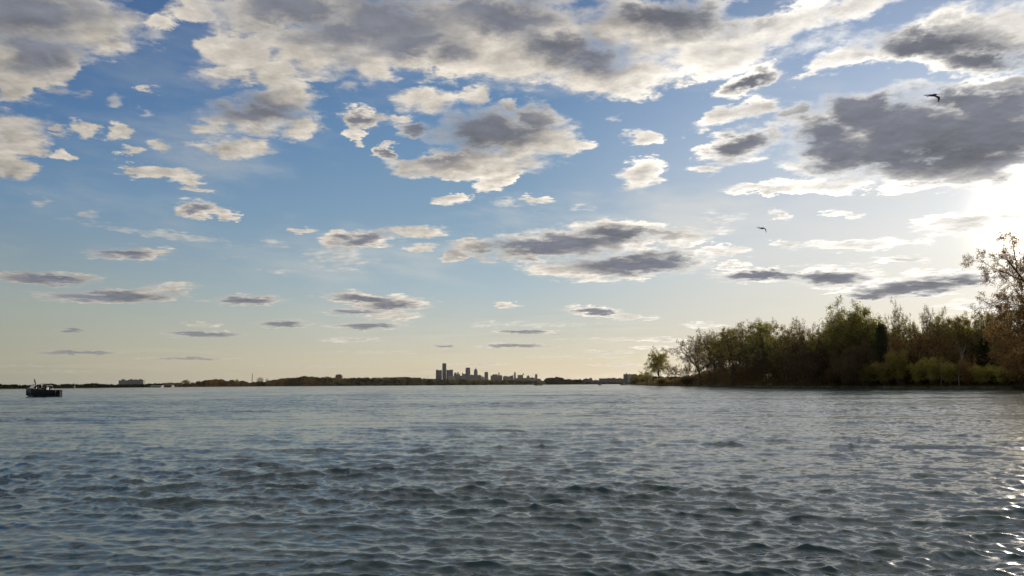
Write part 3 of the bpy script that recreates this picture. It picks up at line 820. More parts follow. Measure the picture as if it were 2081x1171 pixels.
def treeline(prof, off, mat, label, seed, dens=1.0, dist=None):
    """one far wood that reads as a mass; prof: (px, py of the top)"""
    g = np.random.default_rng(seed); Vs = []; Ss = []
    p0, p1 = prof[0][0], prof[-1][0]
    ncr = int((p1 - p0)/1.1*dens)
    for i in range(ncr):
        px = g.uniform(p0, p1); Y = (dist or fsY(px)) + off + g.uniform(2, 60 if off else 25)
        top = np.interp(px, [a for a, b in prof], [b for a, b in prof]) + abs(g.normal(0, 1.9)) - .7 + g.uniform(0, 1.2)
        H = max(1.5, CAMH + (hor(px) - top)*Y/F); wd = H*g.uniform(.28, .5)
        n = 90
        a = g.uniform(0, 6.283, n); r_ = np.sqrt(g.random(n)); zz = g.random(n)
        sh = np.sin(np.pi*np.clip(zz*.8 + .18, 0, 1))**.6
        x = (px - CX)/F*Y*1.007 + wd*r_*sh*np.cos(a); y_ = Y + wd*r_*sh*np.sin(a); z_ = .5 + H*(zz*.97)
        Vs.append(np.stack([x, y_, z_], 1)); Ss.append(np.full(n, Y*.55/797))
    V = np.concatenate(Vs); S_ = np.concatenate(Ss)
    n = len(V); a = g.normal(0, 1, (n, 3)); a /= np.linalg.norm(a, axis=1, keepdims=True)
    b = np.cross(a, g.normal(0, 1, (n, 3))); b /= np.linalg.norm(b, axis=1, keepdims=True)
    s = (S_*g.uniform(.6, 1.3, n))[:, None]; a = a*s; b = b*s
    me = quads_mesh('far_wood', np.stack([V - a, V + b, V + a, V - b], 1), mat)
    tag(link_mesh('far_wood', me), label, 'woodland', kind='stuff')
def far_mat(n, c1, c2):
    m, t, out = new_mat(n); geo = t.n('ShaderNodeNewGeometry')
    mp = t.n('ShaderNodeMapping'); t.put(mp.inputs['Vector'], geo.outputs['Position']); mp.inputs['Scale'].default_value = (1, .2, 1)
    cl = t.ss(t.noise(mp.outputs[0], .035, 4, .6), .38, .62)
    c = t.mix(t.m('ADD', t.m('MULTIPLY', cl, .75), t.m('MULTIPLY', geo.outputs['Random Per Island'], .25)), c1, c2)
    d = t.n('ShaderNodeBsdfDiffuse'); t.put(d.inputs[0], c); t.put(out.inputs['Surface'], d.outputs[0]); return m
FM1 = far_mat('far_dark_wood', (.03, .034, .022), (.08, .078, .04))
FM2 = far_mat('far_brown_wood', (.075, .060, .030), (.26, .18, .07))
FM3 = far_mat('far_olive_wood', (.06, .06, .030), (.34, .28, .11))
treeline([(-650, 778), (-100, 781), (0, 781.5), (20, 782.5), (50, 782), (70, 783.5), (100, 783), (118, 780), (128, 783), (145, 781), (165, 782), (180, 780.5), (205, 779.5), (215, 781), (240, 783), (300, 781), (345, 780)], 0, FM1, 'low dark wooded shore across the water at the far left, behind the boats', 1, 1.3)
treeline([(200, 782), (300, 782), (322, 779), (330, 781), (350, 778), (362, 779), (372, 779), (395, 779), (405, 776), (420, 774), (440, 771), (460, 770.5), (463, 776), (478, 772), (490, 776), (500, 774), (512, 778), (530, 776), (548, 776), (560, 773), (580, 770), (600, 769.5)], 120, FM2, 'brown and olive wood on the far shore right of the pale apartment blocks', 2, 1.4)
treeline([(545, 777), (560, 772), (580, 769), (605, 768), (622, 764.5), (645, 766), (655, 768), (665, 765.5), (678, 767), (694, 770)], 60, FM2, 'taller brown budding wood on the far shore left of the tan block', 3, 1.7)
treeline([(672, 769), (690, 769), (720, 768), (740, 767.5), (780, 768), (815, 766.5), (840, 767), (860, 769), (880, 770), (905, 771), (940, 771.5), (965, 772), (1000, 773), (1050, 773), (1105, 774)], 0, FM3, 'long dark and olive wood on the far shore in front of the city towers', 4, 1.7)
treeline([(1105, 774), (1108, 769.5), (1116, 767.5), (1128, 767), (1140, 767.5), (1143, 771)], 40, FM1, 'rounded dark grove on the far shore right of the city towers', 5, 2.4)
treeline([(1092, 776), (1143, 772), (1160, 771), (1170, 772), (1178, 770.5), (1186, 774), (1200, 778), (1290, 778)], 20, FM1, 'low dark trees on the far shore right of the rounded grove', 6, 1.6)
treeline([(1280, 761), (1292, 760.5), (1300, 762), (1312, 765), (1500, 768), (2000, 768), (2300, 768)], -1000, FM1, 'dark wood on the shore behind the island\'s left tip', 8, 1.0, dist=2400)
FT = [('leaf1', 376, 1850, 772, 17, L_BRN, 'round brown budding tree on the far shore, right of the pale apartment blocks'),
      ('bare2', 527, 2300, 767, 12, L_BRN, 'wispy tall tree on the far shore just right of the slender chimney'),
      ('bare1', 543, 2350, 769, 9, L_BRN, 'wispy smaller tree on the far shore, second right of the slender chimney'),
      ('leaf1', 481, 2150, 771, 10, L_OLV, 'small olive tree on the far shore left of the slender chimney')]
for key, px, Y, top, w, lf, lab in FT:
    plant(key, px, Y, top, lab, leaf=lf, width=w, name='far_shore_tree', group='single trees on the far shore')
# ------------------------------------------------------------------ buildings across the water
def facade(name, wall, glass, fh=3.6, bay=3.2, duty=.55, rough=.35):
    """rows of windows as a pattern of the wall: floors of height fh, bays of width bay"""
    m, t, out = new_mat(name); tc = t.n('ShaderNodeTexCoord'); X, Y_, Z = t.sep(tc.outputs['Object'])
    hx = t.m('ADD', X, Y_)
    fx = t.m('FRACT', t.m('DIVIDE', hx, bay)); fz = t.m('FRACT', t.m('DIVIDE', Z, fh))
    w = t.m('MULTIPLY', t.m('LESS_THAN', fx, duty + .1), t.m('LESS_THAN', fz, duty))
    nz_ = t.noise(tc.outputs['Object'], .03, 3)
    c = t.mix(w, t.mix(t.ss(nz_, .3, .7), tuple(c_*.85 for c_ in wall), tuple(min(1, c_*1.12) for c_ in wall)), glass)
    b = t.n('ShaderNodeBsdfPrincipled'); t.put(b.inputs['Base Color'], c); t.put(b.inputs['Roughness'], t.m('MULTIPLY_ADD', w, -.5, .8))
    t.put(out.inputs['Surface'], b.outputs[0]); return m
F_GLASS = facade('dark_glass_facade', (.06, .07, .10), (.03, .04, .07))
F_STONE = facade('stone_facade', (.17, .15, .14), (.03, .035, .05), duty=.42)
F_GRAN = facade('granite_facade', (.13, .11, .13), (.03, .03, .05), duty=.5)
F_BRICK = facade('brick_facade', (.15, .10, .08), (.03, .03, .04), duty=.4)
F_TAN = facade('tan_facade', (.17, .12, .085), (.05, .04, .04), 3.0, 3.0, .42)
F_CONC = facade('pale_concrete_facade', (.27, .27, .26), (.05, .055, .06), 3.0, 4.0, .45)
F_ROOF = principled('dark_roof', (.09, .085, .085), .85)
F_WHITE = principled('white_wall', (.26, .25, .24), .7, var=.1)
F_RED = principled('red_roof', (.11, .06, .045), .8)
CY_D = 8300.0
class Bld:
    """a building standing at distance Y; parts are given in photograph units and built at real size"""
    def __init__(s, name, px0, px1, Y, label, cat='building', group='buildings of the distant city', rz=0.0):
        s.Y = Y; s.k = Y/F; s.cx = (px0 + px1)/2; s.e = empty(name, (gx(s.cx, Y), Y, 0), rz); tag(s.e, label, cat, group)
    def X(s, px): return (px - s.cx)*s.k
    def Z(s, py, px=None): return CAMH + (hor(s.cx) - py)*s.k
    def box(s, nm, px0, px1, top, mat, depth=None, base=0, taper=0, y0=0):
        d = depth or abs(s.X(px1) - s.X(px0))
        return MB().box(s.X(px0), s.X(px1), y0, y0 + d, base, s.Z(top), taper*s.k, taper*s.k).build(nm, mat, s.e)
    def roofbox(s, nm, px0, px1, bot, top, mat, depth=None, y0=3, taper=0):
        d = depth or abs(s.X(px1) - s.X(px0))
        return MB().box(s.X(px0), s.X(px1), y0, y0 + d, s.Z(bot), s.Z(top), taper*s.k, taper*s.k).build(nm, mat, s.e)
    def cyl(s, nm, px, rpx, prof, mat, n=16, y=None, par=None):
        r = rpx*s.k; y = r if y is None else y
        return MB().lathe([(max(a*s.k, .05), s.Z(b)) for a, b in prof], n, s.X(px), y).build(nm, mat, par or s.e, smooth=False)
# the cluster of four towers round a taller cylinder
b = Bld('riverfront_tower_complex', 885, 920, CY_D, 'dark glass tower cluster with one taller cylinder in the middle, leftmost on the skyline', 'skyscraper')
k = b.k
b.cyl('central_tower', 902.1, 4.2, [(4.2, 781), (4.2, 739.6), (3.6, 739.4), (3.6, 738.8)], F_GLASS, 24, y=9*k)
b.cyl('mast', 898.9, .25, [(.35, 739.2), (.2, 736.8)], F_ROOF, 5, y=9*k)
for i, (pa, pb, tp, yy) in enumerate(((885.6, 889.8, 752.4, 2), (889.6, 897.4, 752.8, 0), (907.2, 914.6, 752.6, 0), (914.0, 920.0, 752.2, 2))):
    o = b.box('side_tower', pa, pb, tp, F_GLASS, y0=yy*k)
    for q in (pa + .6, pb - .7):
        c = MB().box(b.X(q) - .5*k, b.X(q) + .5*k, (yy+1)*k, (yy+2)*k, b.Z(tp) - 1, b.Z(tp) + 1.1*k).build('lift_head', F_ROOF, o)
b.box('podium', 912, 925, 765, F_CONC, depth=8*k, y0=-9*k)
b.box('base_block', 887, 918, 772, F_GLASS, depth=6*k, y0=-6*k)
def tower(name, px0, px1, top, mat, label, steps=(), rz=0.0, Y=CY_D, cat='building', depth=None, group='buildings of the distant city'):
    b = Bld(name, px0, px1, Y, label, cat, group, R(rz))
    b.box('body', px0, px1, top, mat, depth=depth)
    for nm, a, c, t0, t1, m_ in steps: b.roofbox(nm, a, c, t0 + .4, t1, m_, depth=max(2.0, (c-a)*b.k*.8), y0=2)
    return b
tower('stepped_office_building', 922, 935, 760.5, F_STONE, 'stepped office block with small roof gables directly right of the glass tower cluster',
      [('roof_gable', 923, 927.5, 760.5, 757.6, F_STONE), ('roof_turret', 929, 932, 760.5, 756.9, F_STONE)], 4)
tower('office_building', 935, 938.6, 764.2, F_BRICK, 'low narrow block between the stepped office block and the tall flared tower', [('roof_plant', 936, 937.4, 764.2, 763.3, F_ROOF)])
tower('office_building', 938.8, 946, 760.2, F_STONE, 'square-shouldered block with a corner turret, adjoining the tall flared tower on its left', [('corner_turret', 938.9, 941.2, 760.2, 758.2, F_STONE)], 3)
b = Bld('gabled_skyscraper', 945.8, 955.8, CY_D, 'second tallest tower of the skyline, granite with slightly tapering sides', 'skyscraper', rz=R(3))
MB().loft([[(b.X(945.8+t_), 0, z_), (b.X(955.8-t_), 0, z_), (b.X(955.8-t_), 9*k, z_), (b.X(945.8+t_), 9*k, z_)] for t_, z_ in ((0, 0), (.1, b.Z(757)), (.6, b.Z(748.8)))]).build('shaft', F_GRAN, b.e)
MB().box(b.X(946.6), b.X(955.0), 1*k, 8*k, b.Z(748.8), b.Z(747.7)).build('crown_gable', F_GRAN, b.e)
tower('office_building', 955.9, 962.4, 762.6, F_BRICK, 'flat-topped block between the tall tapering tower and the domed tower', [('roof_plant', 957, 960, 762.6, 761.6, F_ROOF)])
b = Bld('domed_skyscraper', 962.4, 971, CY_D, 'bullet-shaped domed tower topped by a thin antenna', 'skyscraper')
b.box('body', 962.5, 970.9, 763, F_STONE, depth=8*k)
b.cyl('dome', 966.7, 4.0, [(4.0, 763.5), (4.0, 757.2), (3.7, 754.5), (3.0, 752.2), (1.9, 750.4), (.5, 749.5)], F_STONE, 16)
b.cyl('antenna', 966.7, .3, [(.35, 749.8), (.12, 745.4)], F_ROOF, 5, y=4*k)
tower('office_building', 971.1, 978.5, 763.2, F_GRAN, 'broad block stepping down from the domed tower', [('roof_plant', 972, 976, 763.2, 762.2, F_ROOF)], 2)
tower('office_building', 978.7, 984, 766, F_CONC, 'pale lower block right of the one stepping down from the domed tower', [('roof_plant', 979.6, 981.5, 766, 765.2, F_ROOF)])
tower('slab_tower', 985.3, 992, 757.4, F_BRICK, 'lone slab tower standing free between the domed tower and the wide right-hand blocks', [('roof_parapet', 985.8, 991.6, 757.4, 756.4, F_ROOF)], 8, cat='skyscraper')
tower('low_building', 984.2, 992.8, 769.5, F_CONC, 'low pale building at the foot of the lone slab tower', [('roof_plant', 988, 990, 769.5, 768.6, F_WHITE)], 0, CY_D-200)
tower('hotel_building', 997.2, 1012.4, 763.5, F_BRICK, 'wide brick block with a raised middle and a small turret', [('upper_storeys', 1001, 1011.6, 763.5, 761.2, F_BRICK)], 2, depth=60)
tower('hotel_building', 1012.6, 1020.6, 763, F_GRAN, 'block with a narrow tower on its left corner, right of the wide brick block', [('corner_tower', 1012.9, 1015.3, 763, 757.5, F_GRAN)], 0, depth=50)
tower('long_building', 1022, 1036, 765.4, F_STONE, 'long flat block right of the gap in the skyline', [('roof_plant', 1024, 1030, 765.4, 764.4, F_ROOF)], 0, depth=50)
tower('office_building', 1036.2, 1043.6, 764, F_GRAN, 'flat block rising against the slim round-topped tower', [('corner_turret', 1041.8, 1043.4, 764, 761.9, F_GRAN)], 0, depth=40)
b = Bld('slim_tower', 1044.6, 1048.6, CY_D, 'tallest slim round-topped tower in the right half of the skyline', 'skyscraper')
b.cyl('shaft', 1046.6, 2, [(1.9, 781), (1.9, 759), (1.5, 757.2), (.7, 756.3)], F_STONE, 12)
MB().box(b.X(1044), b.X(1049.4), -2*k, 3*k, 0, b.Z(768)).build('base_block', F_STONE, b.e)
tower('office_building', 1052, 1063.2, 762.4, F_BRICK, 'square block with a chimney-like turret on its right corner', [('corner_turret', 1062.4, 1064.6, 762.4, 759.2, F_BRICK)], 0, depth=45)
tower('low_building', 1049.3, 1070, 768.6, F_GRAN, 'low dark block in front of the square block with the corner turret', [('roof_plant', 1053, 1056, 768.6, 767.8, F_ROOF)], 0, CY_D-300)
b = Bld('domed_building', 1070, 1077, CY_D, 'small building with a rounded dome right of the turreted square block', 'building')
b.box('body', 1070, 1077, 767, F_STONE, depth=6*k)
b.cyl('dome', 1073.5, 3, [(3.0, 767.4), (2.9, 765.4), (2.0, 763.7), (.6, 763)], F_STONE, 14)
tower('low_building', 1077.3, 1087, 768, F_GRAN, 'low block between the small domed building and the rightmost slim tower', [('roof_gable', 1080, 1083, 768, 766.9, F_GRAN)], 0, depth=30)
b = Bld('slim_tower', 1087.2, 1092.4, CY_D, 'rightmost slim tower of the skyline', 'skyscraper')
b.box('shaft', 1087.4, 1092.2, 761.8, F_STONE); b.roofbox('cap', 1088.3, 1091.4, 762, 760.6, F_STONE)
tower('low_building', 1092.4, 1099, 770, F_STONE, 'low block trailing off right of the rightmost slim tower', [('roof_plant', 1094, 1096, 770, 769.2, F_ROOF)], 0, depth=30)
# nearer blocks right of the city
G2 = 'blocks on the far shore between the city and the island'
tower('apartment_block', 1187, 1204, 770.2, F_GRAN, 'grey block with a raised right end, first building right of the low far trees', [('stair_head', 1190, 1194, 770.2, 769.2, F_ROOF), ('upper_storeys', 1198, 1203.5, 770.2, 768.4, F_GRAN)], 0, 4000, group=G2, depth=30)
tower('low_building', 1204.3, 1218.5, 773, F_GRAN, 'low grey building between the two wide grey blocks', [('roof_plant', 1209, 1213, 773, 772.1, F_ROOF)], 0, 4000, group=G2, depth=30)
tower('long_building', 1218.8, 1242, 769.2, F_GRAN, 'long flat grey block right of the low grey building', [('roof_plant', 1236, 1240, 769.2, 768.4, F_ROOF)], 0, 4000, group=G2, depth=30)
tower('long_building', 1242.3, 1268, 769.6, F_BRICK, 'long block with a low roof hump touching the tall grey block', [('roof_hump', 1244, 1251, 769.6, 768, F_ROOF), ('roof_plant', 1258, 1262, 769.6, 768.5, F_ROOF)], 0, 4000, group=G2, depth=30)
tower('apartment_block', 1268.6, 1276, 760.8, F_GRAN, 'tall grey block beside the island\'s left tip', [('lift_head', 1272.4, 1274.6, 760.8, 758.6, F_ROOF)], 0, 4000, group=G2, depth=25)
tower('apartment_block', 1276.2, 1286, 760.9, F_CONC, 'lighter right face of the tall grey block, built as a paler block', [('roof_plant', 1279, 1281, 760.9, 760, F_ROOF)], 0, 4000, group=G2, depth=25)  # lit right face of the grey block, put into a paler wall colour
# left: apartment blocks, low buildings, chimney, tan block
G3 = 'apartment blocks on the far left shore'
AY = 2500
tower('apartment_block', 240, 263.6, 773.2, F_CONC, 'widest and leftmost of the pale apartment blocks on the far left shore', [('lift_head', 245, 251.5, 773.2, 771, F_CONC), ('roof_parapet', 259, 263, 773.2, 772, F_ROOF)], -6, AY, group=G3, depth=16)
tower('stair_tower', 263.8, 267.6, 771.2, F_WHITE, 'narrow whitish tower between the wide and middle pale apartment blocks', [('roof_parapet', 264.4, 267, 771.2, 770.5, F_ROOF)], 0, AY, group=G3, depth=14)
tower('apartment_block', 269, 279.4, 772.4, F_CONC, 'middle of the three pale apartment blocks on the far left shore', [('roof_parapet', 271, 277, 772.4, 771.6, F_ROOF)], 5, AY, group=G3, depth=16)
tower('apartment_block', 281, 290.2, 772, F_CONC, 'rightmost of the three pale apartment blocks on the far left shore', [('lift_head', 282, 286, 772, 770.6, F_CONC)], 5, AY, group=G3, depth=16)
def house(name, px0, px1, eave, ridge, Y, wall, roof, label):
    b = Bld(name, px0, px1, Y, label, 'building', 'low buildings on the far left shore')
    d = 12.; x0, x1, ze, zr = b.X(px0), b.X(px1), b.Z(eave), b.Z(ridge)
    MB().box(x0, x1, 0, d, 0, ze).build('wall', wall, b.e)
    rf = MB(); rf.v = [(x0-.5, -.5, ze), (x1+.5, -.5, ze), (x1+.5, d+.5, ze), (x0-.5, d+.5, ze), (x0-.3, d/2, zr), (x1+.3, d/2, zr)]
    rf.f = [(0, 1, 5, 4), (2, 3, 4, 5), (0, 4, 3), (1, 2, 5), (0, 3, 2, 1)]; rf.build('roof', roof, b.e)
    for q in (.25, .55, .8):
        xx = x0 + (x1-x0)*q; MB().box(xx-.7, xx+.7, -.06, .02, ze*.45, ze*.75).build('window', F_GLASS, b.e)
house('boathouse', 305, 327, 785.0, 783.4, 1320, F_WHITE, F_CONC, 'long low boathouse with a pale roof right of the apartment blocks')
house('shore_house', 328.5, 344.5, 784.2, 780.2, 1480, F_BRICK, F_RED, 'building with a reddish roof at the waterline right of the pale boathouse')
house('shore_house', 345.4, 348.6, 783.6, 781.6, 1480, F_WHITE, F_ROOF, 'tiny white house at the right end of the reddish-roofed building')
b = Bld('tan_apartment_block', 681, 694.6, 3400, 'tan high-rise block standing alone on the far shore left of the city', 'building', None)
b.box('body', 681.2, 694.4, 763.4, F_TAN, depth=22); b.roofbox('upper_storeys', 682, 692, 763.6, 761.8, F_TAN, depth=16)
b.roofbox('roof_parapet', 685, 691.4, 761.9, 761.2, F_ROOF, depth=10, y0=5)
b = Bld('chimney', 511, 513, 2600, 'slender factory chimney rising above the brown far-shore trees', 'chimney', None)
MB().lathe([(1.35, 0), (1.0, b.Z(761)), (1.15, b.Z(760.8)), (1.15, b.Z(759.8)), (.8, b.Z(759.8)+.05)], 12).build('shaft', F_CONC, b.e)
MB().box(-3, 3, 2, 8, 0, 9).build('boiler_house', F_BRICK, b.e)
for px, top, Y, lab in ((347.5, 772.2, 1500, 'thin mast behind the reddish-roofed building on the far left shore'), (868.6, 762.5, 3300, 'faint thin mast above the wood left of the glass tower cluster'), (1153, 766.5, 3300, 'faint thin mast above the low trees right of the rounded grove')):
    b = Bld('radio_mast', px - .2, px + .2, Y, lab, 'mast', 'thin masts on the far shore')
    MB().tube([(0, 0, 0), (0, 0, b.Z(top))], [.35*b.k*.5, .10*b.k], 5).build('pole', F_ROOF, b.e)
    MB().tube([(-.5*b.k, 0, b.Z(top+2)), (.5*b.k, 0, b.Z(top+2))], .06*b.k, 4).build('crossarm', F_ROOF, b.e)
# ------------------------------------------------------------------ skinned figures
def skin(name, verts, edges, radii, mat, parent=None, sub=2, root=0):
    me = bpy.data.meshes.new(name + '_skeleton'); me.from_pydata([tuple(v_) for v_ in verts], edges, [])
    o = bpy.data.objects.new(name + '_skeleton', me); COL.objects.link(o)
    md = o.modifiers.new('skin', 'SKIN'); md.use_smooth_shade = True
    for i, r_ in enumerate(radii):
        sv = me.skin_vertices[0].data[i]; rr_ = r_ if hasattr(r_, '__len__') else (r_, r_); sv.radius = rr_; sv.use_root = (i == root)
    ms = o.modifiers.new('sub', 'SUBSURF'); ms.levels = sub; ms.render_levels = sub
    dg = bpy.context.evaluated_depsgraph_get(); dg.update()
    m2 = bpy.data.meshes.new_from_object(o.evaluated_get(dg)); m2.name = name
    bpy.data.objects.remove(o); bpy.data.meshes.remove(me)
    m2.materials.clear()
    return link_mesh(name, m2, mat, parent)
M_HULL = principled('boat_hull_paint', (.014, .015, .019), .5, var=.15, spec=.25)
M_HULLP = principled('boat_bow_paint', (.10, .12, .15), .45, var=.1, spec=.3)
M_DARK = principled('black_plastic', (.018, .018, .020), .8, var=.2, spec=.15)
M_METAL = principled('grey_metal_tube', (.35, .36, .37), .35, .8, var=.1)
M_WHITE = principled('white_gelcoat', (.75, .76, .76), .3, var=.05, spec=.5)
M_CLOTH1 = principled('dark_jacket', (.025, .028, .035), .9); M_CLOTH2 = principled('brown_jacket', (.06, .04, .03), .9)
M_SKIN = principled('skin', (.42, .26, .19), .55, var=.08); M_HAIR = principled('dark_hair', (.02, .015, .012), .7)
M_CANV = principled('canvas_cover', (.03, .035, .05), .9)
m, t, out = new_mat('windscreen'); gb = t.n('ShaderNodeBsdfPrincipled'); gb.inputs['Base Color'].default_value = (.72, .78, .8, 1); gb.inputs['Roughness'].default_value = .08; gb.inputs['Alpha'].default_value = .45
t.put(out.inputs['Surface'], gb.outputs[0]); M_SCREEN = m

def person(parent, label, loc, rz, coat, seated=True, arm=0.0, size=1.0, top=True):
    """one continuous body with five-fingered hands; hair and jacket are its children"""
    V = []; E = []; Rr = []
    def add(p, r, to=None):
        V.append(Vector(p)); Rr.append(r)
        if to is not None: E.append((to, len(V)-1))
        return len(V)-1
    hz = .48 if seated else .92
    pel = add((0, 0, hz), (.15, .12)); sp = add((0, .01, hz+.22), (.135, .10), pel); ch = add((0, .02, hz+.42), (.16, .115), sp)
    nk = add((0, .02, hz+.58), .055, ch); hd0 = add((0, .0, hz+.66), (.07, .085), nk); hd1 = add((0, .0, hz+.77), (.075, .095), hd0); hd2 = add((0, .01, hz+.85), (.06, .075), hd1)
    add((0, -.095, hz+.735), .016, hd1)      # nose
    for s in (-1, 1):
        add((s*.085, .01, hz+.74), .016, hd1) # ear
        sh = add((s*.20, .02, hz+.50), .06, ch)
        el = add((s*.27, -.06 - .05*arm, hz+.24 + .08*arm), .045, sh)
        wr = add((s*.20, -.28, hz+.20 + .22*arm), .03, el)
        pm = add((s*.19, -.35, hz+.20 + .24*arm), (.04, .02), wr)
        for j, (a_, l_) in enumerate(((-.03, .065), (-.01, .075), (.01, .07), (.03, .055))):
            f1 = add((s*.19 + a_, -.39, hz+.195 + .24*arm), .009, pm); add((s*.19 + a_*1.1, -.39 - l_*.8, hz+.175 + .24*arm), .007, f1)
        th = add((s*.19 - s*.045, -.345, hz+.215 + .24*arm), .010, pm); add((s*.19 - s*.06, -.385, hz+.215 + .24*arm), .008, th)
        hp = add((s*.10, 0, hz-.03), .085, pel)
        if seated:
            kn = add((s*.12, -.42, hz+.02), .06, hp); an = add((s*.12, -.45, .10), .04, kn); add((s*.12, -.60, .04), (.04, .03), an)
        else:
            kn = add((s*.11, -.02, .50), .058, hp); an = add((s*.11, .02, .09), .04, kn); add((s*.11, -.13, .04), (.04, .03), an)
    o = skin('person', [v_*size for v_ in V], E, [tuple(q*size for q in r_) if hasattr(r_, '__len__') else r_*size for r_ in Rr], M_SKIN, None, 1)
    o.location = loc; o.rotation_euler = (0, 0, rz); tag(o, label, 'person', 'people in the dark motorboat')
    # jacket: a sleeved shell a little outside the body
    JV = [(0, 0, hz-.08), (0, .01, hz+.22), (0, .02, hz+.43), (0, .02, hz+.52)]; JE = [(0, 1), (1, 2), (2, 3)]; JR = [(.185, .15), (.165, .13), (.19, .145), (.09, .08)]
    for s in (-1, 1):
        n = len(JV); JV += [(s*.21, .02, hz+.49), (s*.275, -.06 - .05*arm, hz+.24 + .08*arm), (s*.205, -.26, hz+.20 + .21*arm)]
        JE += [(2, n), (n, n+1), (n+1, n+2)]; JR += [.078, .062, .046]
    j = skin('jacket', [Vector(v_)*size for v_ in JV], JE, [tuple(q*size for q in r_) if hasattr(r_, '__len__') else r_*size for r_ in JR], coat, o, 1)
    TV = [(0, 0, hz-.02)]; TE = []; TR = [(.17, .14)]
    for s in (-1, 1):
        n = len(TV)
        TV += [(s*.10, 0, hz-.04), (s*.12, -.42, hz+.02) if seated else (s*.11, -.02, .50), (s*.12, -.45, .12) if seated else (s*.11, .02, .11)]
        TE += [(0, n), (n, n+1), (n+1, n+2)]; TR += [.10, .075, .06]
    skin('trousers', [Vector(v_)*size for v_ in TV], TE, [tuple(q*size for q in r_) if hasattr(r_, '__len__') else r_*size for r_ in TR], M_CLOTH1, o, 1)
    skin('hair', [Vector(v_)*size for v_ in [(0, .045, hz+.76), (0, .03, hz+.86), (0, -.02, hz+.885)]], [(0, 1), (1, 2)], [(.075*size, .07*size), (.075*size, .07*size), (.05*size, .04*size)], M_HAIR, o, 1)
    for s in (-1, 1):
        MB().lathe([(.004, -.008), (.010, 0), (.004, .008)], 8).build('eye', M_DARK, o).location = Vector((s*.03, -.088, hz+.765))*size
    return o
def hull_mesh(L, W, fb, bow_rise=.35, draft=.25, n=14):
    """x from bow (0) to transom (L); y across; z=0 is the waterline"""
    rings = []
    for i in range(n+1):
        f = i/n; x_ = L*f
        w = W/2*min(1, (f/.45)**.6 if f > 0 else 0) if f < .45 else W/2*(1 - .06*(f-.45))
        w = max(w, .03); top = fb + bow_rise*(1 - f)**2
        xk = x_ + (L*.10)*(1-f)**2*1.0      # raked stem: the keel starts further back
        rings.append([(x_, -w, top), (x_ + .3*(xk-x_), -w*.97, top*.6), (xk, -w*.78, .02), (xk, -w*.3, -draft*.8), (xk, 0, -draft), (xk, w*.3, -draft*.8), (xk, w*.78, .02), (x_ + .3*(xk-x_), w*.97, top*.6), (x_, w, top),
                      (x_, w - min(.07, w*.4), top), (x_, max(w*.75, .01), .32), (x_, -max(w*.75, .01), .32), (x_, -(w - min(.07, w*.4)), top)])
    return MB().loft(rings)

# ------------------------------------------------------------------ the dark motorboat at the left
BY = 137.0
bx0 = gx(53.5, BY); kb = BY/F
boat = empty('motorboat', (bx0, BY, -.05), R(4)); tag(boat, 'dark open motorboat with windscreen, bow flag and people aboard, lying near the left edge', 'boat', None)
boat.scale = (1, 1, 1.2); bpy.context.view_layer.update()
Lb = 64.5*kb; W = 2.2; fb = .98
hl = hull_mesh(Lb*.98, W, fb); hull = hl.build('hull', M_HULL, boat)
bowp = hull_mesh(Lb*.98, W + .03, fb + .01, n=14)
bw = MB(); rn = 13; bw.v = bowp.v[:rn*4]
bw.f = [(i*rn + j, i*rn + j+1, (i+1)*rn + j+1, (i+1)*rn + j) for i in range(3) for j in (0, 1, 6, 7)]
bw.build('bow_panel', M_HULLP, hull)
MB().tube([(.1, 0, fb+.35), (1.2, -W/2*.72, fb+.26), (2.3, -W/2*.96, fb+.18), (3.4, -W/2, fb+.08)], .022, 6).build('rub_rail', M_METAL, hull)
# fore deck, console, windscreen
MB().loft([[(.3, -.12, fb+.27), (.3, .12, fb+.27), (.3, .12, fb+.24), (.3, -.12, fb+.24)], [(1.35, -.70, fb+.2), (1.35, .70, fb+.2), (1.35, .70, fb+.16), (1.35, -.70, fb+.16)]]).build('fore_deck', M_HULLP, boat)
MB().box(1.1, 2.1, -.8, .8, .3, 1.02, .12, .05).build('console', M_DARK, boat)
ws = [(0.50, -.62, .98), (0.50, .62, .98), (1.25, .72, 1.78), (1.25, -.72, 1.78)]
wsm = MB(); wsm.v = ws + [(x_+.03, y_, z_) for x_, y_, z_ in ws]; wsm.f = [(0, 1, 2, 3), (7, 6, 5, 4), (0, 4, 5, 1), (1, 5, 6, 2), (2, 6, 7, 3), (3, 7, 4, 0)]
scr = wsm.build('windscreen', M_SCREEN, boat)
fr = MB()
for a, b_ in ((0, 1), (1, 2), (2, 3), (3, 0)): fr.tube([ws[a], ws[b_]], .025, 6)
fr.tube([ws[3], (2.05, -.78, 1.80), (2.15, -.85, 1.05)], .025, 6); fr.tube([ws[2], (2.05, .78, 1.80), (2.15, .85, 1.05)], .025, 6)
fr.build('frame', M_METAL, scr)
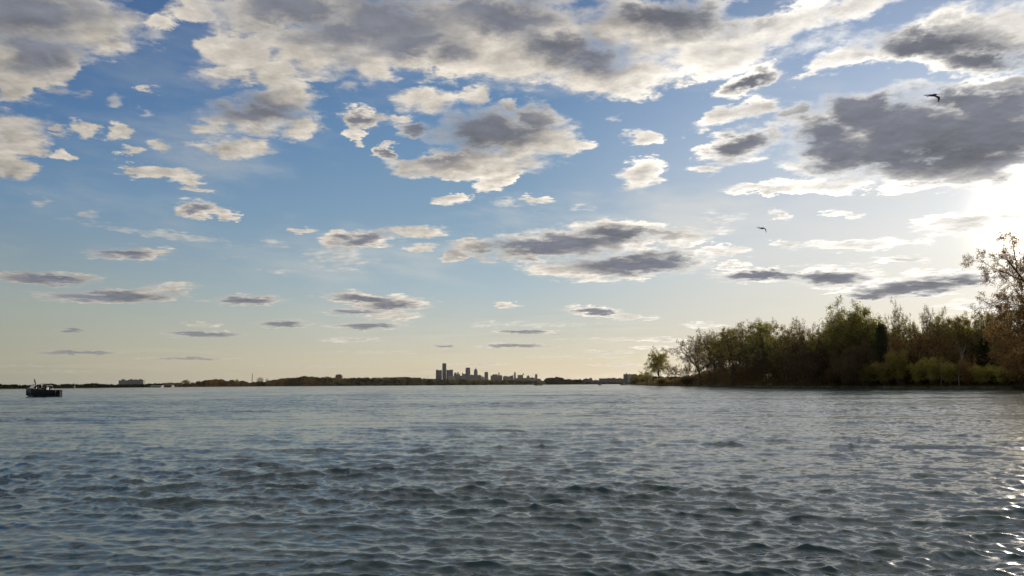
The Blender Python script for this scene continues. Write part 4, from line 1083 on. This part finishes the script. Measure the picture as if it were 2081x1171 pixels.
# folded canopy arch over the aft cockpit
ar = MB()
for s in (-1, 1): ar.tube([(3.95, s*1.0, .80), (3.85, s*.95, 1.55), (3.45, s*.85, 1.78), (3.0, s*.85, 1.80)], .028, 6)
ar.tube([(3.85, -.95, 1.60), (3.85, .95, 1.60)], .03, 6); ar.tube([(3.0, -.85, 1.80), (3.0, .85, 1.80)], .03, 6)
arch = ar.build('canopy_arch', M_METAL, boat)
MB().box(2.75, 3.7, -.86, .86, 1.80, 1.88, .05, .05).build('folded_canopy', M_CANV, arch)
MB().box(2.3, 3.55, .55, .9, .3, 1.5, .04, .02).build('dark_fill_sheet', M_CANV, boat)  # added dark sheet, fills the open space between the figures darker
for x_, s in ((2.3, -1), (2.3, 1), (3.2, -1)):
    st_ = MB().box(x_, x_+.5, s*.55-.25, s*.55+.25, .3, .72, .03, .03).build('seat', M_DARK, boat)
    MB().box(x_+.44, x_+.56, s*.55-.25, s*.55+.25, .70, 1.30, .02, .02).build('seat_back', M_WHITE if x_ > 3 else M_DARK, st_)
MB().box(3.86, 4.02, -.98, -.72, .99, 1.42, .02, .03).build('white_ladder_panel', M_WHITE, boat)
MB().box(4.2, Lb*.95, -.62, .62, .34, .95, .05, .05).build('engine_cover', M_DARK, boat)
ob = MB().box(Lb*.985, Lb*.985+.42, -.5, .5, .05, 1.0, .04, .05).build('outboard_motor', M_DARK, boat)
MB().box(Lb*.985+.10, Lb*.985+.26, -.06, .06, -.5, .46).build('motor_leg', M_DARK, ob)
MB().lathe([(.012, .9), (.02, 1.0)], 6).build('cleat', M_METAL, boat)
fp = MB().tube([(1.22, 0, 1.75), (1.16, 0, 3.02)], [.026, .012], 6).build('flag_pole', M_WHITE, boat)
fl = MB(); NX = 8
for side in (0, 1):
    for i in range(NX+1):
        for j in range(3):
            fl.v.append((1.18 + .045*i, .05*math.sin(i*.9) + .006*side, 2.15 + .23*j - .012*i*i*(1 if j < 2 else .8)))
for side in (0, 1):
    for i in range(NX):
        for j in range(2):
            a = side*(NX+1)*3 + i*3 + j; q = (a, a+3, a+4, a+1); fl.f.append(q if side == 0 else q[::-1])
fl.build('flag', principled('faded_flag_cloth', (.28, .26, .26), .9), fp)
def onboat(x_, y_, z_): return boat.matrix_basis @ Vector((x_, y_, z_))
person(boat, 'person in dark jacket standing at the boat\'s windscreen, left of the others', onboat(2.05, -.15, .33), R(-70), M_CLOTH1, False, .6, .78)
person(boat, 'person in brown jacket standing in the middle of the boat', onboat(2.95, -.1, .33), R(40), M_CLOTH2, False, .3, .80)
person(boat, 'person in dark jacket seated low on the boat behind the brown jacket', onboat(3.35, .2, .36), R(80), M_CLOTH1, True, .2, .95)

# ------------------------------------------------------------------ small far boats
def speedboat(px, Y, Lpx, label, dark=True, rz=0, white=False, canopy=True):
    L = Lpx*Y/F; e = empty('speedboat', (gx(px, Y) - L/2, Y, -.05), rz); tag(e, label, 'boat', 'small boats far out before the shore')
    hull_mesh(L, L*.32, .85).build('hull', M_WHITE if white else M_HULL, e)
    w = L*.12
    MB().box(L*.3, L*.5, -w, w, .4, 1.35, L*.04, .1).build('console', M_DARK, e)
    if canopy:
        c = MB().box(L*.38, L*.72, -w, w, 2.3, 2.42, .1, .1).build('canopy', M_CANV, e)
        f_ = MB()
        for q in (.4, .7):
            for s in (-1, 1): f_.tube([(L*q, s*w*.9, .8), (L*q, s*w*.9, 2.32)], .05, 5)
        f_.build('posts', M_METAL, c)
    MB().box(L*.99, L*1.05, -.25, .25, .3, 1.3, .05, .05).build('outboard_motor', M_DARK, e)
    return e
speedboat(1092, 1080, 13, 'dark canopied motorboat on the horizon below the rightmost slim tower')
speedboat(1100.5, 1050, 4, 'small dark launch just right of the dark canopied motorboat on the horizon', canopy=False)
sb = speedboat(1219, 980, 7, 'tiny dark motorboat with a white wake before the long grey block')
wk = MB(); wk.loft([[(0, -.5, .02), (0, .5, .02), (0, .4, .7), (0, -.4, .7)], [(2.0, -1.1, 0), (2.0, 1.1, 0), (2.0, .8, .5), (2.0, -.8, .5)], [(5.0, -1.6, 0), (5.0, 1.6, 0), (5.0, 1.2, .12), (5.0, -1.2, .12)]])
wo = wk.build('wake_foam', principled('white_foam', (.8, .82, .82), .8), None); wo.location = (gx(1222, 980), 980, 0)
tag(wo, 'patch of white foam behind the tiny dark motorboat', 'wake')
speedboat(1267, 900, 14, 'low dark boat lying before the tall grey block near the island', canopy=False)
speedboat(1053, 1500, 4, 'small white motorboat on the horizon under the square turreted block', white=True, canopy=True)
speedboat(1060, 1550, 3, 'smaller white launch right of the white motorboat on the horizon', white=True, canopy=False)
# sailing dinghy with bare mast
SY = 680.0; ks = SY/F
s_ = empty('sailboat', (gx(151, SY) - 2.3*ks, SY, -.05), R(8)); tag(s_, 'small white sailboat with its sail lowered, between the motorboat and the apartment blocks', 'boat')
Ls = 4.9*ks
hull_mesh(Ls, Ls*.36, .5, .2).build('hull', M_WHITE, s_)
MB().box(Ls*.25, Ls*.6, -.3, .3, .4, .85, .12, .08).build('cabin', M_WHITE, s_)
mst = MB().tube([(Ls*.42, 0, .4), (Ls*.42, 0, 6.2)], [.09, .06], 6).build('mast', M_DARK, s_)
MB().tube([(Ls*.42, 0, 1.3), (Ls*.95, 0, 1.35)], [.06, .05], 6).build('boom', M_METAL, s_)
sl_ = MB(); sl_.v = [(Ls*.46, -.09, 1.3), (Ls*.46, .09, 1.3), (Ls*.93, .08, 1.38), (Ls*.93, -.08, 1.38), (Ls*.44, -.05, 3.1), (Ls*.44, .05, 3.1), (Ls*.80, .10, 1.62), (Ls*.80, -.10, 1.62)]
sl_.f = [(0, 1, 2, 3), (0, 4, 5, 1), (4, 7, 6, 5), (7, 3, 2, 6), (0, 3, 7, 4), (1, 5, 6, 2)]; sl_.build('furled_sail', M_WHITE, s_)
MB().tube([(0, 0, .6), (Ls*.42, 0, 6.1)], .02, 4).build('forestay', M_METAL, s_)
# ------------------------------------------------------------------ marker posts before the shores
for px, Y, lab in ((1318.5, 600, 'thin pale marker post in the water before the island\'s left tip'),):
    e = empty('marker_post', (gx(px, Y), Y, -.5)); tag(e, lab, 'post')
    MB().tube([(0, 0, 0), (0, 0, 4.6)], .10, 6).build('pole', F_CONC, e); MB().box(-.25, .25, -.05, .05, 4.3, 4.9).build('board', F_CONC, e)

# ------------------------------------------------------------------ gulls
M_BIRD = principled('gull_feathers', (.05, .05, .06), .8, var=.3, scale=6); M_BEAK = principled('gull_beak', (.25, .18, .06), .6)
def wing_mesh(stations, th=.02):
    """stations: (leading edge point, trailing edge point); a thin cambered wing with slotted tips"""
    rings = []
    for le, te in stations:
        le, te = Vector(le), Vector(te); n = Vector((0, -.25, 1)).normalized() * th
        mid = le.lerp(te, .3) + n; mid2 = le.lerp(te, .35) - n*.4
        rings.append([le, mid, le.lerp(te, .7) + n*.4, te, le.lerp(te, .7) - n*.2, mid2])
    return MB().loft(rings)
def gull(px, py, Y, s, label, wl, wr, body, yaw):
    """wl / wr: wing outlines in the plane across the line of sight (x right, z up), metres at scale 1"""
    c = at(px, py, Y)
    e = empty('gull', c); tag(e, label, 'bird', 'gulls flying over the water'); e.scale = (s, s, s)
    b0, b1 = Vector(body[0]), Vector(body[1]); d = b1 - b0
    V = [b0 + d*f for f in (0, .12, .35, .6, .8, 1.0)]
    hd = skin('body', V, [(i, i+1) for i in range(5)], [.028, .055, .085, .075, .04, .012], M_BIRD, e, 2)
    bd = d.normalized()
    bk = b0 - bd*.10; MB().tube([b0 - bd*.015, bk], [.016, .004], 6).build('beak', M_BEAK, e)
    tail = MB().loft([[b1 - bd*.08 + Vector((0, -.02, .01)), b1 - bd*.08 + Vector((0, .02, .01)), b1 - bd*.08 + Vector((0, .02, -.01)), b1 - bd*.08 + Vector((0, -.02, -.01))],
                      [b1 + bd*.12 + Vector((0, -.09, .006)), b1 + bd*.12 + Vector((0, .09, .006)), b1 + bd*.12 + Vector((0, .09, -.006)), b1 + bd*.12 + Vector((0, -.09, -.006))]])
    tail.build('tail', M_BIRD, e)
    for st in (wl, wr): wing_mesh(st).build('wing', M_BIRD, e, smooth=True)
    return e
# nearer gull: head to the left, far wing raised and foreshortened, near wing swept down to the right
gull(1896, 196, 45, 1.0, 'dark gull with one long drooping wing before the big grey cloud',
     [((.05, .02, .12), (-.08, .04, .05)), ((-.05, .22, .20), (-.15, .25, .10)), ((-.17, .42, .22), (-.22, .46, .16)), ((-.31, .55, .19), (-.30, .56, .183))],
     [((.08, .0, .08), (-.05, -.02, -.02)), ((.20, -.12, .045), (.09, -.14, -.07)), ((.31, -.22, -.03), (.19, -.2, -.14)), ((.305, -.30, -.20), (.20, -.26, -.24)), ((.25, -.36, -.36), (.18, -.33, -.37)), ((.17, -.4, -.465), (.16, -.39, -.46))],
     ((.17, -.1, .13), (-.18, .1, .0)), 0).rotation_euler[1] = R(16)
gull(1548, 465, 62, 1.0, 'small dark gull gliding lower down, above the wood\'s left half',
     [((-.02, 0, .05), (.10, .02, .0)), ((-.16, .05, .13), (-.06, .10, .09)), ((-.26, .1, .16), (-.18, .14, .12)), ((-.35, .14, .13), (-.34, .15, .125))],
     [((.0, 0, .05), (.12, -.02, .0)), ((.16, -.08, .04), (.18, -.1, -.04)), ((.27, -.14, -.04), (.22, -.13, -.12)), ((.31, -.18, -.22), (.26, -.17, -.24)), ((.29, -.2, -.38), (.28, -.2, -.38))],
     ((.16, -.1, .03), (-.12, .1, .03)), 0)
# ------------------------------------------------------------------ air
def haze(density=0.7e-5):
    mb = MB().box(-41000, 41000, -400, 41000, -2.0, 330); 
    m, t, out = new_mat('haze_air'); pv = t.n('ShaderNodeVolumePrincipled')
    pv.inputs['Color'].default_value = (.90, .92, .97, 1); pv.inputs['Density'].default_value = density; pv.inputs['Anisotropy'].default_value = .55
    t.put(out.inputs['Volume'], pv.outputs[0])
    o = mb.build('haze', m); tag(o, kind='stuff')
    return o
haze()
sc.cycles.volume_bounces = 0
